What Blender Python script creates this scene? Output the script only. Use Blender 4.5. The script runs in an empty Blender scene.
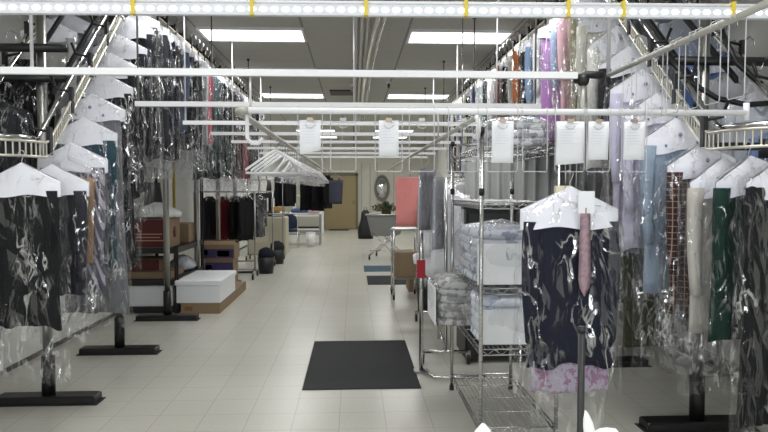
import bpy, math, random
from mathutils import Vector, Matrix
R = random.Random(7)
PI = math.pi
scn = bpy.context.scene
COL = scn.collection
# ------------------------------------------------------------------ camera, world, lights, exposure
F = 635.0
cam_d = bpy.data.cameras.new('camera'); cam = bpy.data.objects.new('camera', cam_d); COL.objects.link(cam)
cam_d.sensor_width = 36; cam_d.lens = 36 * F / 768; cam_d.clip_start = .02
cam.location = (0, 0, 1.53)
cam.rotation_euler = (PI/2 - math.atan(26/F), 0, -math.atan(30/F))
scn.camera = cam
w = bpy.data.worlds.new('world'); scn.world = w; w.use_nodes = True
w.node_tree.nodes['Background'].inputs[0].default_value = (.85, .93, 1, 1)
w.node_tree.nodes['Background'].inputs[1].default_value = .35
scn.view_settings.view_transform = 'Standard'; scn.view_settings.look = 'None'
scn.view_settings.exposure = 0.0; scn.view_settings.gamma = 1
scn.cycles.transparent_max_bounces = 64
scn.cycles.max_bounces = 8
def area(name, loc, rot, sx, sy, e, col=(1, 1, 1), parent=None):
    d = bpy.data.lights.new(name, 'AREA'); d.shape = 'RECTANGLE'; d.size = sx; d.size_y = sy; d.energy = e; d.color = col
    o = bpy.data.objects.new(name, d); COL.objects.link(o); o.location = loc; o.rotation_euler = rot; o.parent = parent
    return o
TROFFER_W = 14
DAY_W = 72
for k, x in enumerate((-2.1, -.75, .75, 2.1)): area('daylight_storefront', (x, -1.3, 1.6), (PI/2, 0, 0), .28, 1.9, DAY_W/4, (.92, .96, 1))

# ------------------------------------------------------------------ mesh collector
class MB:
    def __init__(s): s.v = []; s.f = []; s.sm = []
    def add(s, vs, fs, smooth=False):
        n = len(s.v); s.v += [tuple(v) for v in vs]; s.f += [tuple(i + n for i in f) for f in fs]; s.sm += [smooth] * len(fs); return s
    def box(s, x0, x1, y0, y1, z0, z1, rz=0, c=None):
        vs = [(x, y, z) for z in (z0, z1) for y in (y0, y1) for x in (x0, x1)]
        if rz:
            cx, cy = c or ((x0+x1)/2, (y0+y1)/2); a, b = math.cos(rz), math.sin(rz)
            vs = [(cx+(x-cx)*a-(y-cy)*b, cy+(x-cx)*b+(y-cy)*a, z) for x, y, z in vs]
        return s.add(vs, [(0, 2, 3, 1), (4, 5, 7, 6), (0, 1, 5, 4), (2, 6, 7, 3), (0, 4, 6, 2), (1, 3, 7, 5)])
    def bbox(s, x0, x1, y0, y1, z0, z1, b=.01):          # box with chamfered vertical and top edges
        r0 = lambda z, i: [(x0+i+b, y0+i, z), (x1-i-b, y0+i, z), (x1-i, y0+i+b, z), (x1-i, y1-i-b, z), (x1-i-b, y1-i, z), (x0+i+b, y1-i, z), (x0+i, y1-i-b, z), (x0+i, y0+i+b, z)]
        rings = [r0(z0, 0), r0(z1-b, 0), r0(z1, b)]
        return s.loft(rings, True, smooth=False)
    def loft(s, rings, caps=True, smooth=True, closed=True):
        n = len(rings[0]); vs = [p for r in rings for p in r]; fs = []
        for i in range(len(rings)-1):
            for j in range(n if closed else n-1):
                k = (j+1) % n
                fs.append((i*n+j, i*n+k, (i+1)*n+k, (i+1)*n+j))
        if caps: fs.append(tuple(range(n))[::-1]); fs.append(tuple((len(rings)-1)*n+j for j in range(n)))
        return s.add(vs, fs, smooth)
    def tube(s, pts, r, n=8, caps=True, closed=False):
        P = [Vector(p) for p in pts]; m = len(P); rr = r if isinstance(r, (list, tuple)) else [r]*m
        rings = []; up = None
        for i in range(m):
            if closed: t = (P[(i+1) % m] - P[i-1])
            else: t = (P[min(i+1, m-1)] - P[max(i-1, 0)])
            t.normalize()
            if up is None:
                up = Vector((0, 0, 1)) if abs(t.z) < .9 else Vector((1, 0, 0))
            a = t.cross(up); 
            if a.length < 1e-4: a = t.cross(Vector((0, 1, 0)))
            a.normalize(); b = a.cross(t).normalized(); up = b
            rings.append([tuple(P[i] + (a*math.cos(2*PI*k/n) + b*math.sin(2*PI*k/n))*rr[i]) for k in range(n)])
        if closed: rings.append(rings[0]); caps = False
        return s.loft(rings, caps)
    def cyl(s, x, y, z0, z1, r, n=16, r2=None):
        return s.tube([(x, y, z0), (x, y, z1)], [r, r if r2 is None else r2], n)
    def ell(s, c, rad, nu=12, nv=8):
        rings = []
        for i in range(1, nv):
            a = PI*i/nv
            rings.append([(c[0]+rad[0]*math.sin(a)*math.cos(2*PI*k/nu), c[1]+rad[1]*math.sin(a)*math.sin(2*PI*k/nu), c[2]-rad[2]*math.cos(a)) for k in range(nu)])
        return s.loft(rings)
    def build(s, name, m, parent=None):
        me = bpy.data.meshes.new(name); me.from_pydata(s.v, [], s.f); me.polygons.foreach_set('use_smooth', s.sm)
        me.materials.append(m); me.update()
        o = bpy.data.objects.new(name, me); COL.objects.link(o)
        if parent: o.parent = parent
        return o
def tag(o, label, cat, group=None, kind=None):
    if label: o['label'] = label
    if cat: o['category'] = cat
    if group: o['group'] = group
    if kind: o['kind'] = kind
    return o
def thing(name, label, cat, loc=(0, 0, 0), rz=0, group=None):
    o = bpy.data.objects.new(name, None); COL.objects.link(o); o.location = loc; o.rotation_euler = (0, 0, rz); o.empty_display_size = .1
    return tag(o, label, cat, group)
def struct(name, mb, m, parent=None):
    o = mb.build(name, m, parent)
    if not parent: o['kind'] = 'structure'
    return o
ORD = ['nearest', 'second', 'third', 'fourth', 'fifth', 'sixth', 'seventh', 'eighth', 'ninth', 'tenth', 'eleventh', 'twelfth', 'thirteenth', 'fourteenth', 'fifteenth', 'sixteenth', 'seventeenth', 'eighteenth', 'nineteenth', 'twentieth',
       'twenty-first', 'twenty-second', 'twenty-third', 'twenty-fourth', 'twenty-fifth', 'twenty-sixth', 'twenty-seventh', 'twenty-eighth', 'twenty-ninth', 'thirtieth', 'thirty-first', 'thirty-second', 'thirty-third', 'thirty-fourth', 'thirty-fifth', 'thirty-sixth', 'thirty-seventh', 'thirty-eighth', 'thirty-ninth', 'fortieth']

# ------------------------------------------------------------------ materials
def lin(c): return tuple(((x/255+.055)/1.055)**2.4 if x/255 > .04045 else x/255/12.92 for x in c) + (1,)
CACHE = {}
def mat(key, rgb, rough=.5, metal=0, bump=0, bscale=30, var=0, vscale=8, sheen=0, trans=0):
    k = (key, rgb)
    if k in CACHE: return CACHE[k]
    m = bpy.data.materials.new(key); m.use_nodes = True; nt = m.node_tree; b = nt.nodes['Principled BSDF']
    b.inputs['Base Color'].default_value = lin(rgb); b.inputs['Roughness'].default_value = rough; b.inputs['Metallic'].default_value = metal
    if trans: b.inputs['Transmission Weight'].default_value = trans
    tc = nt.nodes.new('ShaderNodeTexCoord')
    if bump:
        n = nt.nodes.new('ShaderNodeTexNoise'); n.inputs['Scale'].default_value = bscale; n.inputs['Detail'].default_value = 3
        nt.links.new(tc.outputs['Object'], n.inputs['Vector'])
        bp = nt.nodes.new('ShaderNodeBump'); bp.inputs['Strength'].default_value = bump; bp.inputs['Distance'].default_value = .02
        nt.links.new(n.outputs['Fac'], bp.inputs['Height']); nt.links.new(bp.outputs['Normal'], b.inputs['Normal'])
    if var:
        n = nt.nodes.new('ShaderNodeTexNoise'); n.inputs['Scale'].default_value = vscale; n.inputs['Detail'].default_value = 4
        nt.links.new(tc.outputs['Object'], n.inputs['Vector'])
        mx = nt.nodes.new('ShaderNodeMix'); mx.data_type = 'RGBA'; c = lin(rgb)
        mx.inputs['A'].default_value = tuple(x*(1-var) for x in c[:3])+(1,); mx.inputs['B'].default_value = tuple(min(1, x*(1+var)) for x in c[:3])+(1,)
        nt.links.new(n.outputs['Fac'], mx.inputs['Factor']); nt.links.new(mx.outputs['Result'], b.inputs['Base Color'])
    CACHE[k] = m; return m
def grad_nodes(m):
    nt = m.node_tree; return nt, nt.nodes['Principled BSDF'], nt.nodes.new('ShaderNodeTexCoord')
def emis(key, rgb, s):
    m = bpy.data.materials.new(key); m.use_nodes = True; b = m.node_tree.nodes['Principled BSDF']
    b.inputs['Base Color'].default_value = (.8, .8, .8, 1); b.inputs['Emission Color'].default_value = lin(rgb); b.inputs['Emission Strength'].default_value = s
    return m
def math_n(nt, op, a, b=None, clamp=False):
    n = nt.nodes.new('ShaderNodeMath'); n.operation = op; n.use_clamp = clamp
    for i, v in enumerate((a, b)):
        if v is None: continue
        if isinstance(v, (int, float)): n.inputs[i].default_value = v
        else: nt.links.new(v, n.inputs[i])
    return n.outputs[0]
def line_mask(nt, coord, period, width, offset=0.0):       # 1 on a line of given width every period
    a = math_n(nt, 'DIVIDE', math_n(nt, 'SUBTRACT', coord, offset), period)
    d = math_n(nt, 'ABSOLUTE', math_n(nt, 'SUBTRACT', math_n(nt, 'FRACT', math_n(nt, 'ADD', a, .5)), .5))
    return math_n(nt, 'LESS_THAN', d, width/period/2)
def mixc(nt, fac, A, B):
    mx = nt.nodes.new('ShaderNodeMix'); mx.data_type = 'RGBA'
    if isinstance(fac, (int, float)): mx.inputs['Factor'].default_value = fac
    else: nt.links.new(fac, mx.inputs['Factor'])
    for k, v in (('A', A), ('B', B)):
        if isinstance(v, tuple): mx.inputs[k].default_value = v
        else: nt.links.new(v, mx.inputs[k])
    return mx.outputs['Result']
def floor_mat():
    m = bpy.data.materials.new('vinyl_tile_floor'); m.use_nodes = True; nt, b, tc = grad_nodes(m)
    sp = nt.nodes.new('ShaderNodeSeparateXYZ'); nt.links.new(tc.outputs['Object'], sp.inputs[0])
    g = math_n(nt, 'MAXIMUM', line_mask(nt, sp.outputs[0], .305, .006, -.1), line_mask(nt, sp.outputs[1], .305, .006, .05))
    n1 = nt.nodes.new('ShaderNodeTexNoise'); n1.inputs['Scale'].default_value = .8; n1.inputs['Detail'].default_value = 1
    n2 = nt.nodes.new('ShaderNodeTexNoise'); n2.inputs['Scale'].default_value = 35; n2.inputs['Detail'].default_value = 4
    nt.links.new(tc.outputs['Object'], n1.inputs[0]); nt.links.new(tc.outputs['Object'], n2.inputs[0])
    # each tile its own slight tone
    wn = nt.nodes.new('ShaderNodeTexWhiteNoise'); wn.noise_dimensions = '2D'; cb = nt.nodes.new('ShaderNodeCombineXYZ')
    for i, off in ((0, -.1), (1, .05)):
        nt.links.new(math_n(nt, 'FLOOR', math_n(nt, 'DIVIDE', math_n(nt, 'SUBTRACT', sp.outputs[i], off), .305)), cb.inputs[i])
    nt.links.new(cb.outputs[0], wn.inputs['Vector'])
    c = mixc(nt, n1.outputs['Fac'], lin((192, 191, 181)), lin((207, 206, 197)))
    c = mixc(nt, math_n(nt, 'MULTIPLY', n2.outputs['Fac'], .35), c, lin((168, 165, 150)))
    c = mixc(nt, math_n(nt, 'MULTIPLY', wn.outputs['Value'], .22), c, lin((184, 182, 172)))
    c = mixc(nt, math_n(nt, 'MULTIPLY', g, .33), c, lin((120, 116, 104)))
    nt.links.new(c, b.inputs['Base Color'])
    b.inputs['Roughness'].default_value = .27
    return m
def ceil_mat():
    m = bpy.data.materials.new('acoustic_ceiling_tile'); m.use_nodes = True; nt, b, tc = grad_nodes(m)
    sp = nt.nodes.new('ShaderNodeSeparateXYZ'); nt.links.new(tc.outputs['Object'], sp.inputs[0])
    gx = line_mask(nt, sp.outputs[0], 1.22, .025, -.585); gy = line_mask(nt, sp.outputs[1], .61, .02, .1)
    n2 = nt.nodes.new('ShaderNodeTexNoise'); n2.inputs['Scale'].default_value = 60; nt.links.new(tc.outputs['Object'], n2.inputs[0])
    c = mixc(nt, n2.outputs['Fac'], lin((176, 175, 168)), lin((192, 191, 184)))
    c = mixc(nt, math_n(nt, 'MULTIPLY', gy, .35), c, lin((150, 149, 144)))
    c = mixc(nt, math_n(nt, 'MULTIPLY', gx, .8), c, lin((125, 124, 118)))
    nt.links.new(c, b.inputs['Base Color']); b.inputs['Roughness'].default_value = .95
    return m
def plastic_mat(name, haze, gloss, scale, crease=.07, cap=.2):
    m = bpy.data.materials.new(name); m.use_nodes = True; nt = m.node_tree; nt.nodes.clear()
    out = nt.nodes.new('ShaderNodeOutputMaterial'); tc = nt.nodes.new('ShaderNodeTexCoord')
    mp = nt.nodes.new('ShaderNodeMapping'); mp.inputs['Scale'].default_value = (1.2, 1.2, .5); nt.links.new(tc.outputs['Object'], mp.inputs[0])
    oi = nt.nodes.new('ShaderNodeObjectInfo'); mlt = math_n(nt, 'MULTIPLY', oi.outputs['Random'], 40)
    n = nt.nodes.new('ShaderNodeTexNoise'); n.noise_dimensions = '4D'; n.inputs['Scale'].default_value = scale; n.inputs['Detail'].default_value = 3; n.inputs['Distortion'].default_value = .9
    nt.links.new(mp.outputs[0], n.inputs['Vector']); nt.links.new(mlt, n.inputs['W'])
    bp = nt.nodes.new('ShaderNodeBump'); bp.inputs['Strength'].default_value = 1; bp.inputs['Distance'].default_value = .016; nt.links.new(n.outputs['Fac'], bp.inputs['Height'])
    gl = nt.nodes.new('ShaderNodeBsdfGlossy'); gl.inputs['Roughness'].default_value = .07; gl.inputs['Color'].default_value = (1, 1, 1, 1); nt.links.new(bp.outputs[0], gl.inputs['Normal'])
    df = nt.nodes.new('ShaderNodeBsdfDiffuse'); df.inputs['Color'].default_value = (.85, .86, .88, 1); nt.links.new(bp.outputs[0], df.inputs['Normal'])
    tr = nt.nodes.new('ShaderNodeBsdfTransparent'); tr.inputs['Color'].default_value = (.985, .985, .99, 1)
    fr = nt.nodes.new('ShaderNodeFresnel'); fr.inputs['IOR'].default_value = 1.5; nt.links.new(bp.outputs[0], fr.inputs['Normal'])
    # creases: thin folds of film with glints mixed in as gloss and white, where the noise crosses its middle value
    rid = math_n(nt, 'SUBTRACT', 1, math_n(nt, 'MULTIPLY', math_n(nt, 'ABSOLUTE', math_n(nt, 'SUBTRACT', n.outputs['Fac'], .5)), 28), True)
    n2 = nt.nodes.new('ShaderNodeTexNoise'); n2.noise_dimensions = '4D'; n2.inputs['Scale'].default_value = 7; n2.inputs['Detail'].default_value = 2
    nt.links.new(mp.outputs[0], n2.inputs['Vector']); nt.links.new(math_n(nt, 'ADD', mlt, 9), n2.inputs['W'])
    rid = math_n(nt, 'MULTIPLY', rid, math_n(nt, 'MULTIPLY', math_n(nt, 'SUBTRACT', n2.outputs['Fac'], .44), 6, True))
    hz = math_n(nt, 'ADD', math_n(nt, 'MULTIPLY', rid, crease), haze)
    m1 = nt.nodes.new('ShaderNodeMixShader'); nt.links.new(hz, m1.inputs[0]); nt.links.new(tr.outputs[0], m1.inputs[1]); nt.links.new(df.outputs[0], m1.inputs[2])
    m2 = nt.nodes.new('ShaderNodeMixShader'); nt.links.new(math_n(nt, 'ADD', math_n(nt, 'MINIMUM', math_n(nt, 'ADD', math_n(nt, 'MULTIPLY', fr.outputs[0], gloss), -.045, True), cap), math_n(nt, 'MULTIPLY', rid, .55), True), m2.inputs[0])
    nt.links.new(m1.outputs[0], m2.inputs[1]); nt.links.new(gl.outputs[0], m2.inputs[2]); nt.links.new(m2.outputs[0], out.inputs[0])
    return m
M = dict(
    floor=floor_mat(), ceil=ceil_mat(),
    wall=mat('white_wall', (222, 222, 216), .7, bump=.05), wallb=mat('cream_back_wall', (205, 203, 190), .7),
    base=mat('dark_baseboard', (60, 52, 44), .5), chrome=mat('chrome', (205, 205, 205), .18, 1), steel=mat('brushed_steel', (165, 165, 162), .32, 1, bump=.1),
    galv=mat('galvanised_track', (206, 202, 190), .38, .8, var=.2), black=mat('black_enamel', (20, 20, 22), .4), rubber=mat('black_rubber', (34, 34, 36), .85, bump=.2, bscale=200),
    white=mat('white_enamel', (236, 236, 238), .35), greyp=mat('grey_painted_bar', (176, 174, 166), .4, .3), wirew=mat('pale_wire', (205, 205, 208), .35, .4), wired=mat('dark_wire', (110, 108, 102), .35, .7),
    paper=mat('white_paper', (244, 245, 248), .8, bump=.08, bscale=20), cape=mat('paper_cape', (236, 237, 244), .75, bump=.15, bscale=10), card=mat('cardboard', (138, 117, 92), .85, var=.12, vscale=20),
    dark=mat('dark_metal', (52, 52, 54), .45, .5), foam=mat('white_foam_board', (232, 235, 238), .6, bump=.1), yellow=mat('yellow_tie', (225, 200, 70), .5),
    bag=plastic_mat('clear_garment_film', .012, .7, 9, .16, .10), bagf=plastic_mat('soft_clear_film', .04, .6, 12), poly=plastic_mat('thick_clear_plastic', .08, .7, 7, .12),
    red=mat('red_plastic', (170, 30, 45), .5), brass=mat('brass_clip', (176, 158, 142), .35, .7), pipe=mat('pale_conduit', (205, 203, 196), .4, .4))

# ------------------------------------------------------------------ the room
XL, XR, YB, YF, H = -2.92, 3.15, 25.0, -1.6, 3.39
struct('floor', MB().box(XL, XR, YF, YB, -.1, 0), M['floor'])
struct('ceiling', MB().box(XL, XR, YF, YB, H, H+.1), M['ceil'])
struct('wall_left', MB().box(XL-.1, XL, YF, YB, 0, H), M['wall'])
struct('wall_right', MB().box(XR, XR+.1, YF, YB, 0, H), M['wall'])
struct('wall_back', MB().box(XL, XR, YB, YB+.1, 0, H), M['wallb'])
struct('wall_front', MB().box(XL, XR, YF-.1, YF, 2.75, H).box(XL, XR, YF-.1, YF, 0, .2).box(XL, XL+.2, YF-.1, YF, .2, 2.75).box(XR-.2, XR, YF-.1, YF, .2, 2.75), M['wall'])
struct('baseboard_left', MB().box(XL, XL+.012, YF, YB, 0, .04), M['base'])
struct('baseboard_right', MB().box(XR-.012, XR, YF, YB, 0, .1), M['base'])
struct('baseboard_back', MB().box(XL, -1.25, YB-.012, YB, 0, .1).box(.2, XR, YB-.012, YB, 0, .1), M['base'])
wp = MB()
for y in range(2, 12): wp.box(XL, XL+.008, y*2.0, y*2.0+.03, .1, H)
struct('trim_left', wp, mat('trim_paint', (198, 198, 192), .6))
wp = MB()
for x in (.28, .62, .9, 1.55, 2.2): wp.box(x, x+.03, YB-.02, YB, 0, 2.6)
struct('trim_back', wp, mat('trim_paint_grey', (170, 172, 168), .6))
dr = thing('door_1', 'wide tan door at the far end of the shop', 'door', (-.55, YB-.02, 0)); dr['kind'] = 'structure'
tan = mat('tan_door_paint', (158, 142, 104), .45, var=.06, vscale=3)
MB().box(-.6, .62, -.04, 0, .02, 2.08).build('door_panel', tan, dr)
MB().box(-.68, -.6, -.06, .02, 0, 2.16).box(.62, .7, -.06, .02, 0, 2.16).box(-.68, .7, -.06, .02, 2.08, 2.2).build('door_frame', mat('olive_frame', (110, 104, 80), .5), dr)
MB().cyl(.52, -.09, 1.0, 1.1, .02).box(.5, .54, -.09, -.04, 1.03, 1.07).build('door_handle', M['steel'], dr)
MB().box(-.06, .0, -.1, -.04, 1.88, 2.0).build('door_closer', M['black'], dr)

# curtain on the right side
cv = MB(); top, bot = [], []
for i in range(121):
    x = 1.15 + i*.0125; y = 6.55 + .045*math.sin(i*.62) + .02*math.sin(i*.23)
    top.append((x, y, 1.98)); bot.append((x+.01*math.sin(i), y*1.0+.01, .3))
cv.loft([bot, top], False, True, False)
curt = thing('grey_curtain', 'pale grey pleated curtain hanging behind the wire shelving unit', 'curtain', (0, 0, 0))
o = cv.build('pleated_cloth', mat('grey_curtain_cloth', (176, 178, 176), .8), curt)
sm = o.modifiers.new('s', 'SOLIDIFY'); sm.thickness = .004
MB().tube([(1.1, 6.56, 2.0), (2.7, 6.56, 2.0)], .014).cyl(1.12, 6.56, 2.0, H, .006).cyl(2.68, 6.56, 2.0, H, .006).build('curtain_rod', M['chrome'], curt)

# ------------------------------------------------------------------ ceiling fixtures
glow = emis('lit_fluorescent_diffuser', (250, 253, 255), 4.0)
side = {-1.185: 'left', 1.25: 'right'}
rows = [.35, 2.8, 5.25, 7.7, 10.1, 12.55, 15.0, 17.4, 19.9, 22.3]
for i, y in enumerate(rows):
    for x in (-1.185, 1.26):
        sd = 'left' if x < 0 else 'right'
        t = thing('ceiling_light', f'lit rectangular fluorescent troffer in the {sd} column of the ceiling, ' + ('in front of the view' if i < 3 else f'{ORD[i-3]} from the camera'), 'light', (x, y, H), 0, 'fluorescent troffers in the ceiling')
        if i < 3: t['label'] = f'fluorescent troffer in the {sd} ceiling column, nearer than the picture shows, row {["at the window","above the counter","above the bars"][i]}'
        MB().box(-.61, .61, -.3, -.27, -.03, 0).box(-.61, .61, .27, .3, -.03, 0).box(-.61, -.58, -.27, .27, -.03, 0).box(.58, .61, -.27, .27, -.03, 0).build('frame', M['white'], t)
        MB().box(-.58, .58, -.27, -.05, -.012, 0).box(-.58, .58, .05, .27, -.012, 0).box(-.58, .58, -.05, .05, -.022, 0).build('diffuser', glow, t)
        area('troffer_lamp', (0, 0, -.045), (0, 0, 0), 1.1, .5, TROFFER_W, (1, .99, .97), t)
tag(MB().box(-.45, .05, 11.9, 12.5, H-.02, H).build('ceiling_vent', M['dark'], None), 'dark square air vent in the ceiling between the light columns', 'vent')
t = thing('sprinkler_head', 'small white sprinkler head hanging from the ceiling near the dark vent', 'sprinkler', (-.02, 11.2, H))
MB().cyl(0, 0, -.05, 0, .05, 16).build('collar', M['white'], t); MB().cyl(0, 0, -.12, -.05, .015).cyl(0, 0, -.13, -.12, .04).build('nozzle', M['steel'], t)
t = thing('sprinkler_head', 'small dark sprinkler head on the ceiling left of the second right hand light', 'sprinkler', (.6, 11.0, H))
MB().cyl(0, 0, -.03, 0, .04, 16).build('collar', M['white'], t); MB().cyl(0, 0, -.1, -.03, .02).build('nozzle', M['dark'], t)
for k, (x, r) in enumerate(((.03, .016), (.09, .022), (.15, .014))):
    mb = MB().tube([(x, 4.5, 3.3), (x, 20, 3.3)], r)
    for y in range(5, 20, 2): mb.box(x-.02, x+.02, y-.02, y+.02, 3.3, H)
    tag(mb.build('ceiling_conduit', M['pipe']), ['thin pale conduit running along the ceiling, leftmost of three', 'thicker pale conduit in the middle of the ceiling run', 'thin pale conduit running along the ceiling beside the spiral rail'][k], 'pipe')

# ------------------------------------------------------------------ slotted conveyor track helper
def ladder_path(mb, pts, hgt=.088, r=.009, step=.038, skip=None):
    P = [Vector(p) for p in pts]
    up = Vector((0, 0, 1))
    for s in (-1, 1): mb.tube([p + up*s*hgt/2 for p in P], r, 6)
    # rungs by arc length
    acc = 0
    for a, b in zip(P[:-1], P[1:]):
        L = (b-a).length; n = 0
        while acc < L:
            p = a.lerp(b, acc/L); mb.tube([p - up*hgt/2, p + up*hgt/2], .006, 4, False); acc += step
        acc -= L
    return mb
def conveyor(side, y0, za, zh, slope, ylen, label):
    """carousel: front turn centred at y0 low, climbs to zh, runs back"""
    s = -1 if side == 'left' else 1
    t = thing('garment_conveyor', label, 'conveyor', (s*2.2, y0, 0))
    yc = .08; rise = (zh - za)/slope
    def z(y):
        q = max(0, y - yc)
        v = za + q*slope
        return min(zh, v)
    ys = [0, .04, .1, .3, .5, .7, .9, 1.1, 1.3, rise+yc-.06, rise+yc+.03, rise+yc+.3, 3, 4, 5, 6, 7, 8, ylen]
    inner = [(-s*.3, y, z(y)) for y in ys]; outer = [(s*.3, y, z(y)) for y in ys]
    front = [(-s*.3*math.cos(a), -.3*math.sin(a), za) for a in [PI*k/12 for k in range(1, 12)]]
    ring = list(reversed(inner)) + front + outer
    back = [(s*.3*math.cos(a), ylen + .3*math.sin(a), zh) for a in [PI*k/8 for k in range(1, 8)]]
    ring += list(reversed(outer))[:0]
    full = ring + back
    mb = MB(); ladder_path(mb, full + [full[0]]); mb.build('slotted_track', M['galv'], t)
    off = .07
    ins = []
    for (x, y, zz) in full:
        if y < 0 or y > ylen:
            cy = 0 if y < 0 else ylen; v = Vector((x, y-cy, 0)).normalized()*(.3-off); ins.append((v.x, cy+v.y, zz+.07))
        else: ins.append((math.copysign(.3-off, x), y, zz+.07))
    MB().tube(ins, .016, 8, closed=True).build('guide_tube', M['chrome'], t)
    # clamps
    ck = [(sx, y) for sx in (-1, 1) for y in [.1+.32*k for k in range(26)] if y < ylen-.1]
    for sx, y in ck:
        zz = z(y); mb = MB().box(sx*.3-.012, sx*.3+.012, y-.018, y+.018, zz-.045, zz+.13).tube([(sx*.3, y, zz+.1), (sx*.2, y, zz+.12), (sx*.17, y, zz+.2)], .01, 6)
        mb.build('clamp', M['black'], t)
    if True:
        hk = None
        for sx in (-1, 1):
            y = .2
            while y < ylen:
                zz = z(y)+.06
                h_ = MB().tube([(sx*.33, y, zz), (sx*.34, y, zz+.05), (sx*.37, y, zz+.075), (sx*.40, y, zz+.05), (sx*.40, y, zz+.02)], .0055, 4, False).build('track_hook', M['chrome'], t); y += .19
    # dark diagonal frame beams
    for sx in (-1, 1):
        x = sx*.14
        MB().loft([[(x-.012, .45+yc, z(.45+yc)), (x+.012, .45+yc, z(.45+yc)), (x+.012, .45+yc, z(.45+yc)+.04), (x-.012, .45+yc, z(.45+yc)+.04)],
                   [(x-.012, rise+yc, zh), (x+.012, rise+yc, zh), (x+.012, rise+yc, zh+.04), (x-.012, rise+yc, zh+.04)]], True, False).build('frame_beam', M['black'], t)
        MB().box(x-.02, x+.02, rise+yc, ylen, zh-.02, zh+.03).build('frame_beam', M['black'], t)
    return t, z
cl, zl = conveyor('left', 3.98, 1.775, 3.17, .93, 8.6, 'garment conveyor climbing along the left wall, slotted oval track on floor posts')
cr, zr = conveyor('right', 3.28, 1.79, 3.17, .87, 9.0, 'garment conveyor climbing along the right side, slotted oval track on floor posts')
def post(t, s, y, y0, arms=()):
    y -= y0
    p = MB().cyl(0, y, .3, 3.12, .034, 16).build('support_post', M['steel'], t)
    MB().cyl(0, y, .05, .34, .046, 16).build('post_socket', M['black'], p)
    MB().bbox(-.35, .35, y-.07, y+.07, .005, .06, .008).build('floor_base', M['black'], p)
    MB().box(-.37, .37, y-.085, y+.085, 0, .005).build('base_pad', M['rubber'], p)
    for z in arms:
        MB().tube([(-.42, y-.05, z), (.2, y-.05, z)], .03, 10).build('cross_arm', M['black'], p)
for y in (4.63, 6.02, 7.55, 9.0, 10.4, 11.85): post(cl, -1, y, 3.98, (2.52, 2.31) if y < 5 else ())
for y in (3.93, 5.4, 6.9, 8.4, 9.9, 11.4):
    post(cr, 1, y, 3.28, ())
MB().tube([(-.32, .6, 2.33), (.45, .6, 2.33)], .028, 10).build('cross_arm', M['black'], cr)
MB().tube([(-.28, .55, 2.36), (-.2, .5, 2.2), (-.02, .46, 2.08), (.15, .44, 2.04), (.32, .42, 2.05)], .017, 10).build('curved_arm', M['black'], cr)
MB().tube([(.05, .55, 2.5), (.12, .5, 2.3), (.3, .46, 2.12), (.45, .42, 2.05)], .017, 10).build('curved_arm', M['black'], cr)
MB().cyl(0, .0, 1.70, 1.80, .05, 16).box(-.28, .28, -.02, .02, 1.74, 1.78).build('turn_wheel', M['dark'], cr)
MB().box(-.28, .28, -.02, .02, 1.76, 1.80).cyl(0, 0, 1.72, 1.82, .05).build('turn_wheel', M['dark'], cl)
# centre spiral rail hung from the ceiling
t = thing('ceiling_rail', 'narrow slotted rail curving along the middle of the ceiling', 'rail', (0, 0, 0))
pts = [(.26, 5.2, 3.22), (.24, 6.2, 3.2), (.2, 7.2, 3.17), (.17, 8.4, 3.12), (.15, 10, 3.04), (.13, 12, 2.95), (.1, 15, 2.9)]
mb = MB(); ladder_path(mb, pts, .07, .009, .09); mb.build('slotted_track', M['galv'], t)
MB().tube([(x+.07, y, z+.02) for x, y, z in pts], .016).build('guide_tube', M['chrome'], t)
for x, y, z in pts[::2]: MB().cyl(x, y, z, H, .006, 6).build('hanger_rod', M['wirew'], t)

# ------------------------------------------------------------------ white cross bars hung on rods
names = ['nearest', 'second', 'third', 'fourth', 'fifth', 'sixth', 'seventh', 'eighth']
for i, y in enumerate((3.31, 4.53, 5.77, 6.86, 8.0, 9.2, 10.4, 11.6)):
    x0, x1 = (-2.0 if i == 0 else -1.52), (1.17 if i == 0 else 1.34)
    t = thing('hanging_bar', f'long white square bar hung from the ceiling across the aisle, {names[i]} of the row', 'bar', (0, y, 2.13), 0, 'white bars hung across the aisle')
    MB().box(x0, x1, -.016, .016, -.017, .017).build('bar', M['white'], t)
    rx = (-1.62, 1.32) if i == 0 else (-1.5, 1.3)
    for x in rx + ((0.0,) if i in (2, 5) else ()):
        if i == 0 and x > 0: continue
        MB().cyl(x, 0, .0, H-2.13, .007 if i else .009, 8).build('hanger_rod', M['wirew'] if i % 2 == 0 else M['wired'], t)
        MB().cyl(x, 0, H-2.15, H-2.13, .02, 8).build('rod_anchor', M['dark'], t)
# low front rail with the two long side rails
ZG = 1.885
t = thing('hanging_rail_frame', 'white rail frame with rounded corner across the front holding receipts and empty hangers', 'rail', (0, 0, 0))
g0, g1 = (-.49, 2.88), (1.85, 2.93)
MB().tube([(g0[0]+.02, g0[1], ZG), (g1[0], g1[1], ZG+.008)], .015, 12).build('front_rail', M['white'], t)
MB().cyl(g1[0], g1[1], ZG-.025, ZG+.055, .014).build('rail_end', M['white'], t)
MB().tube([(-.47, 2.88, ZG), (-.5, 2.885, ZG), (-.52, 2.91, ZG), (-.525, 2.96, ZG), (-.53, 12.4, ZG)], .017, 10).build('side_rail', M['greyp'], t)
MB().tube([(.6, 3.1, ZG), (.605, 11.2, ZG)], .014, 10).build('side_rail', M['greyp'], t)
MB().tube([(.6, 3.1, ZG), (.6, 3.06, ZG-.02), (.6, 3.05, ZG-.07), (.6, 3.08, ZG-.1), (.6, 3.14, ZG-.09)], .012, 10).build('rail_hook_end', M['white'], t)
MB().tube([(-.48, 2.9, ZG), (-.48, 2.9, ZG-.12), (-.46, 2.9, ZG-.145), (-.43, 2.9, ZG-.145), (-.41, 2.9, ZG-.12)], .009, 8).build('rail_hook_end', M['white'], t)
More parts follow.
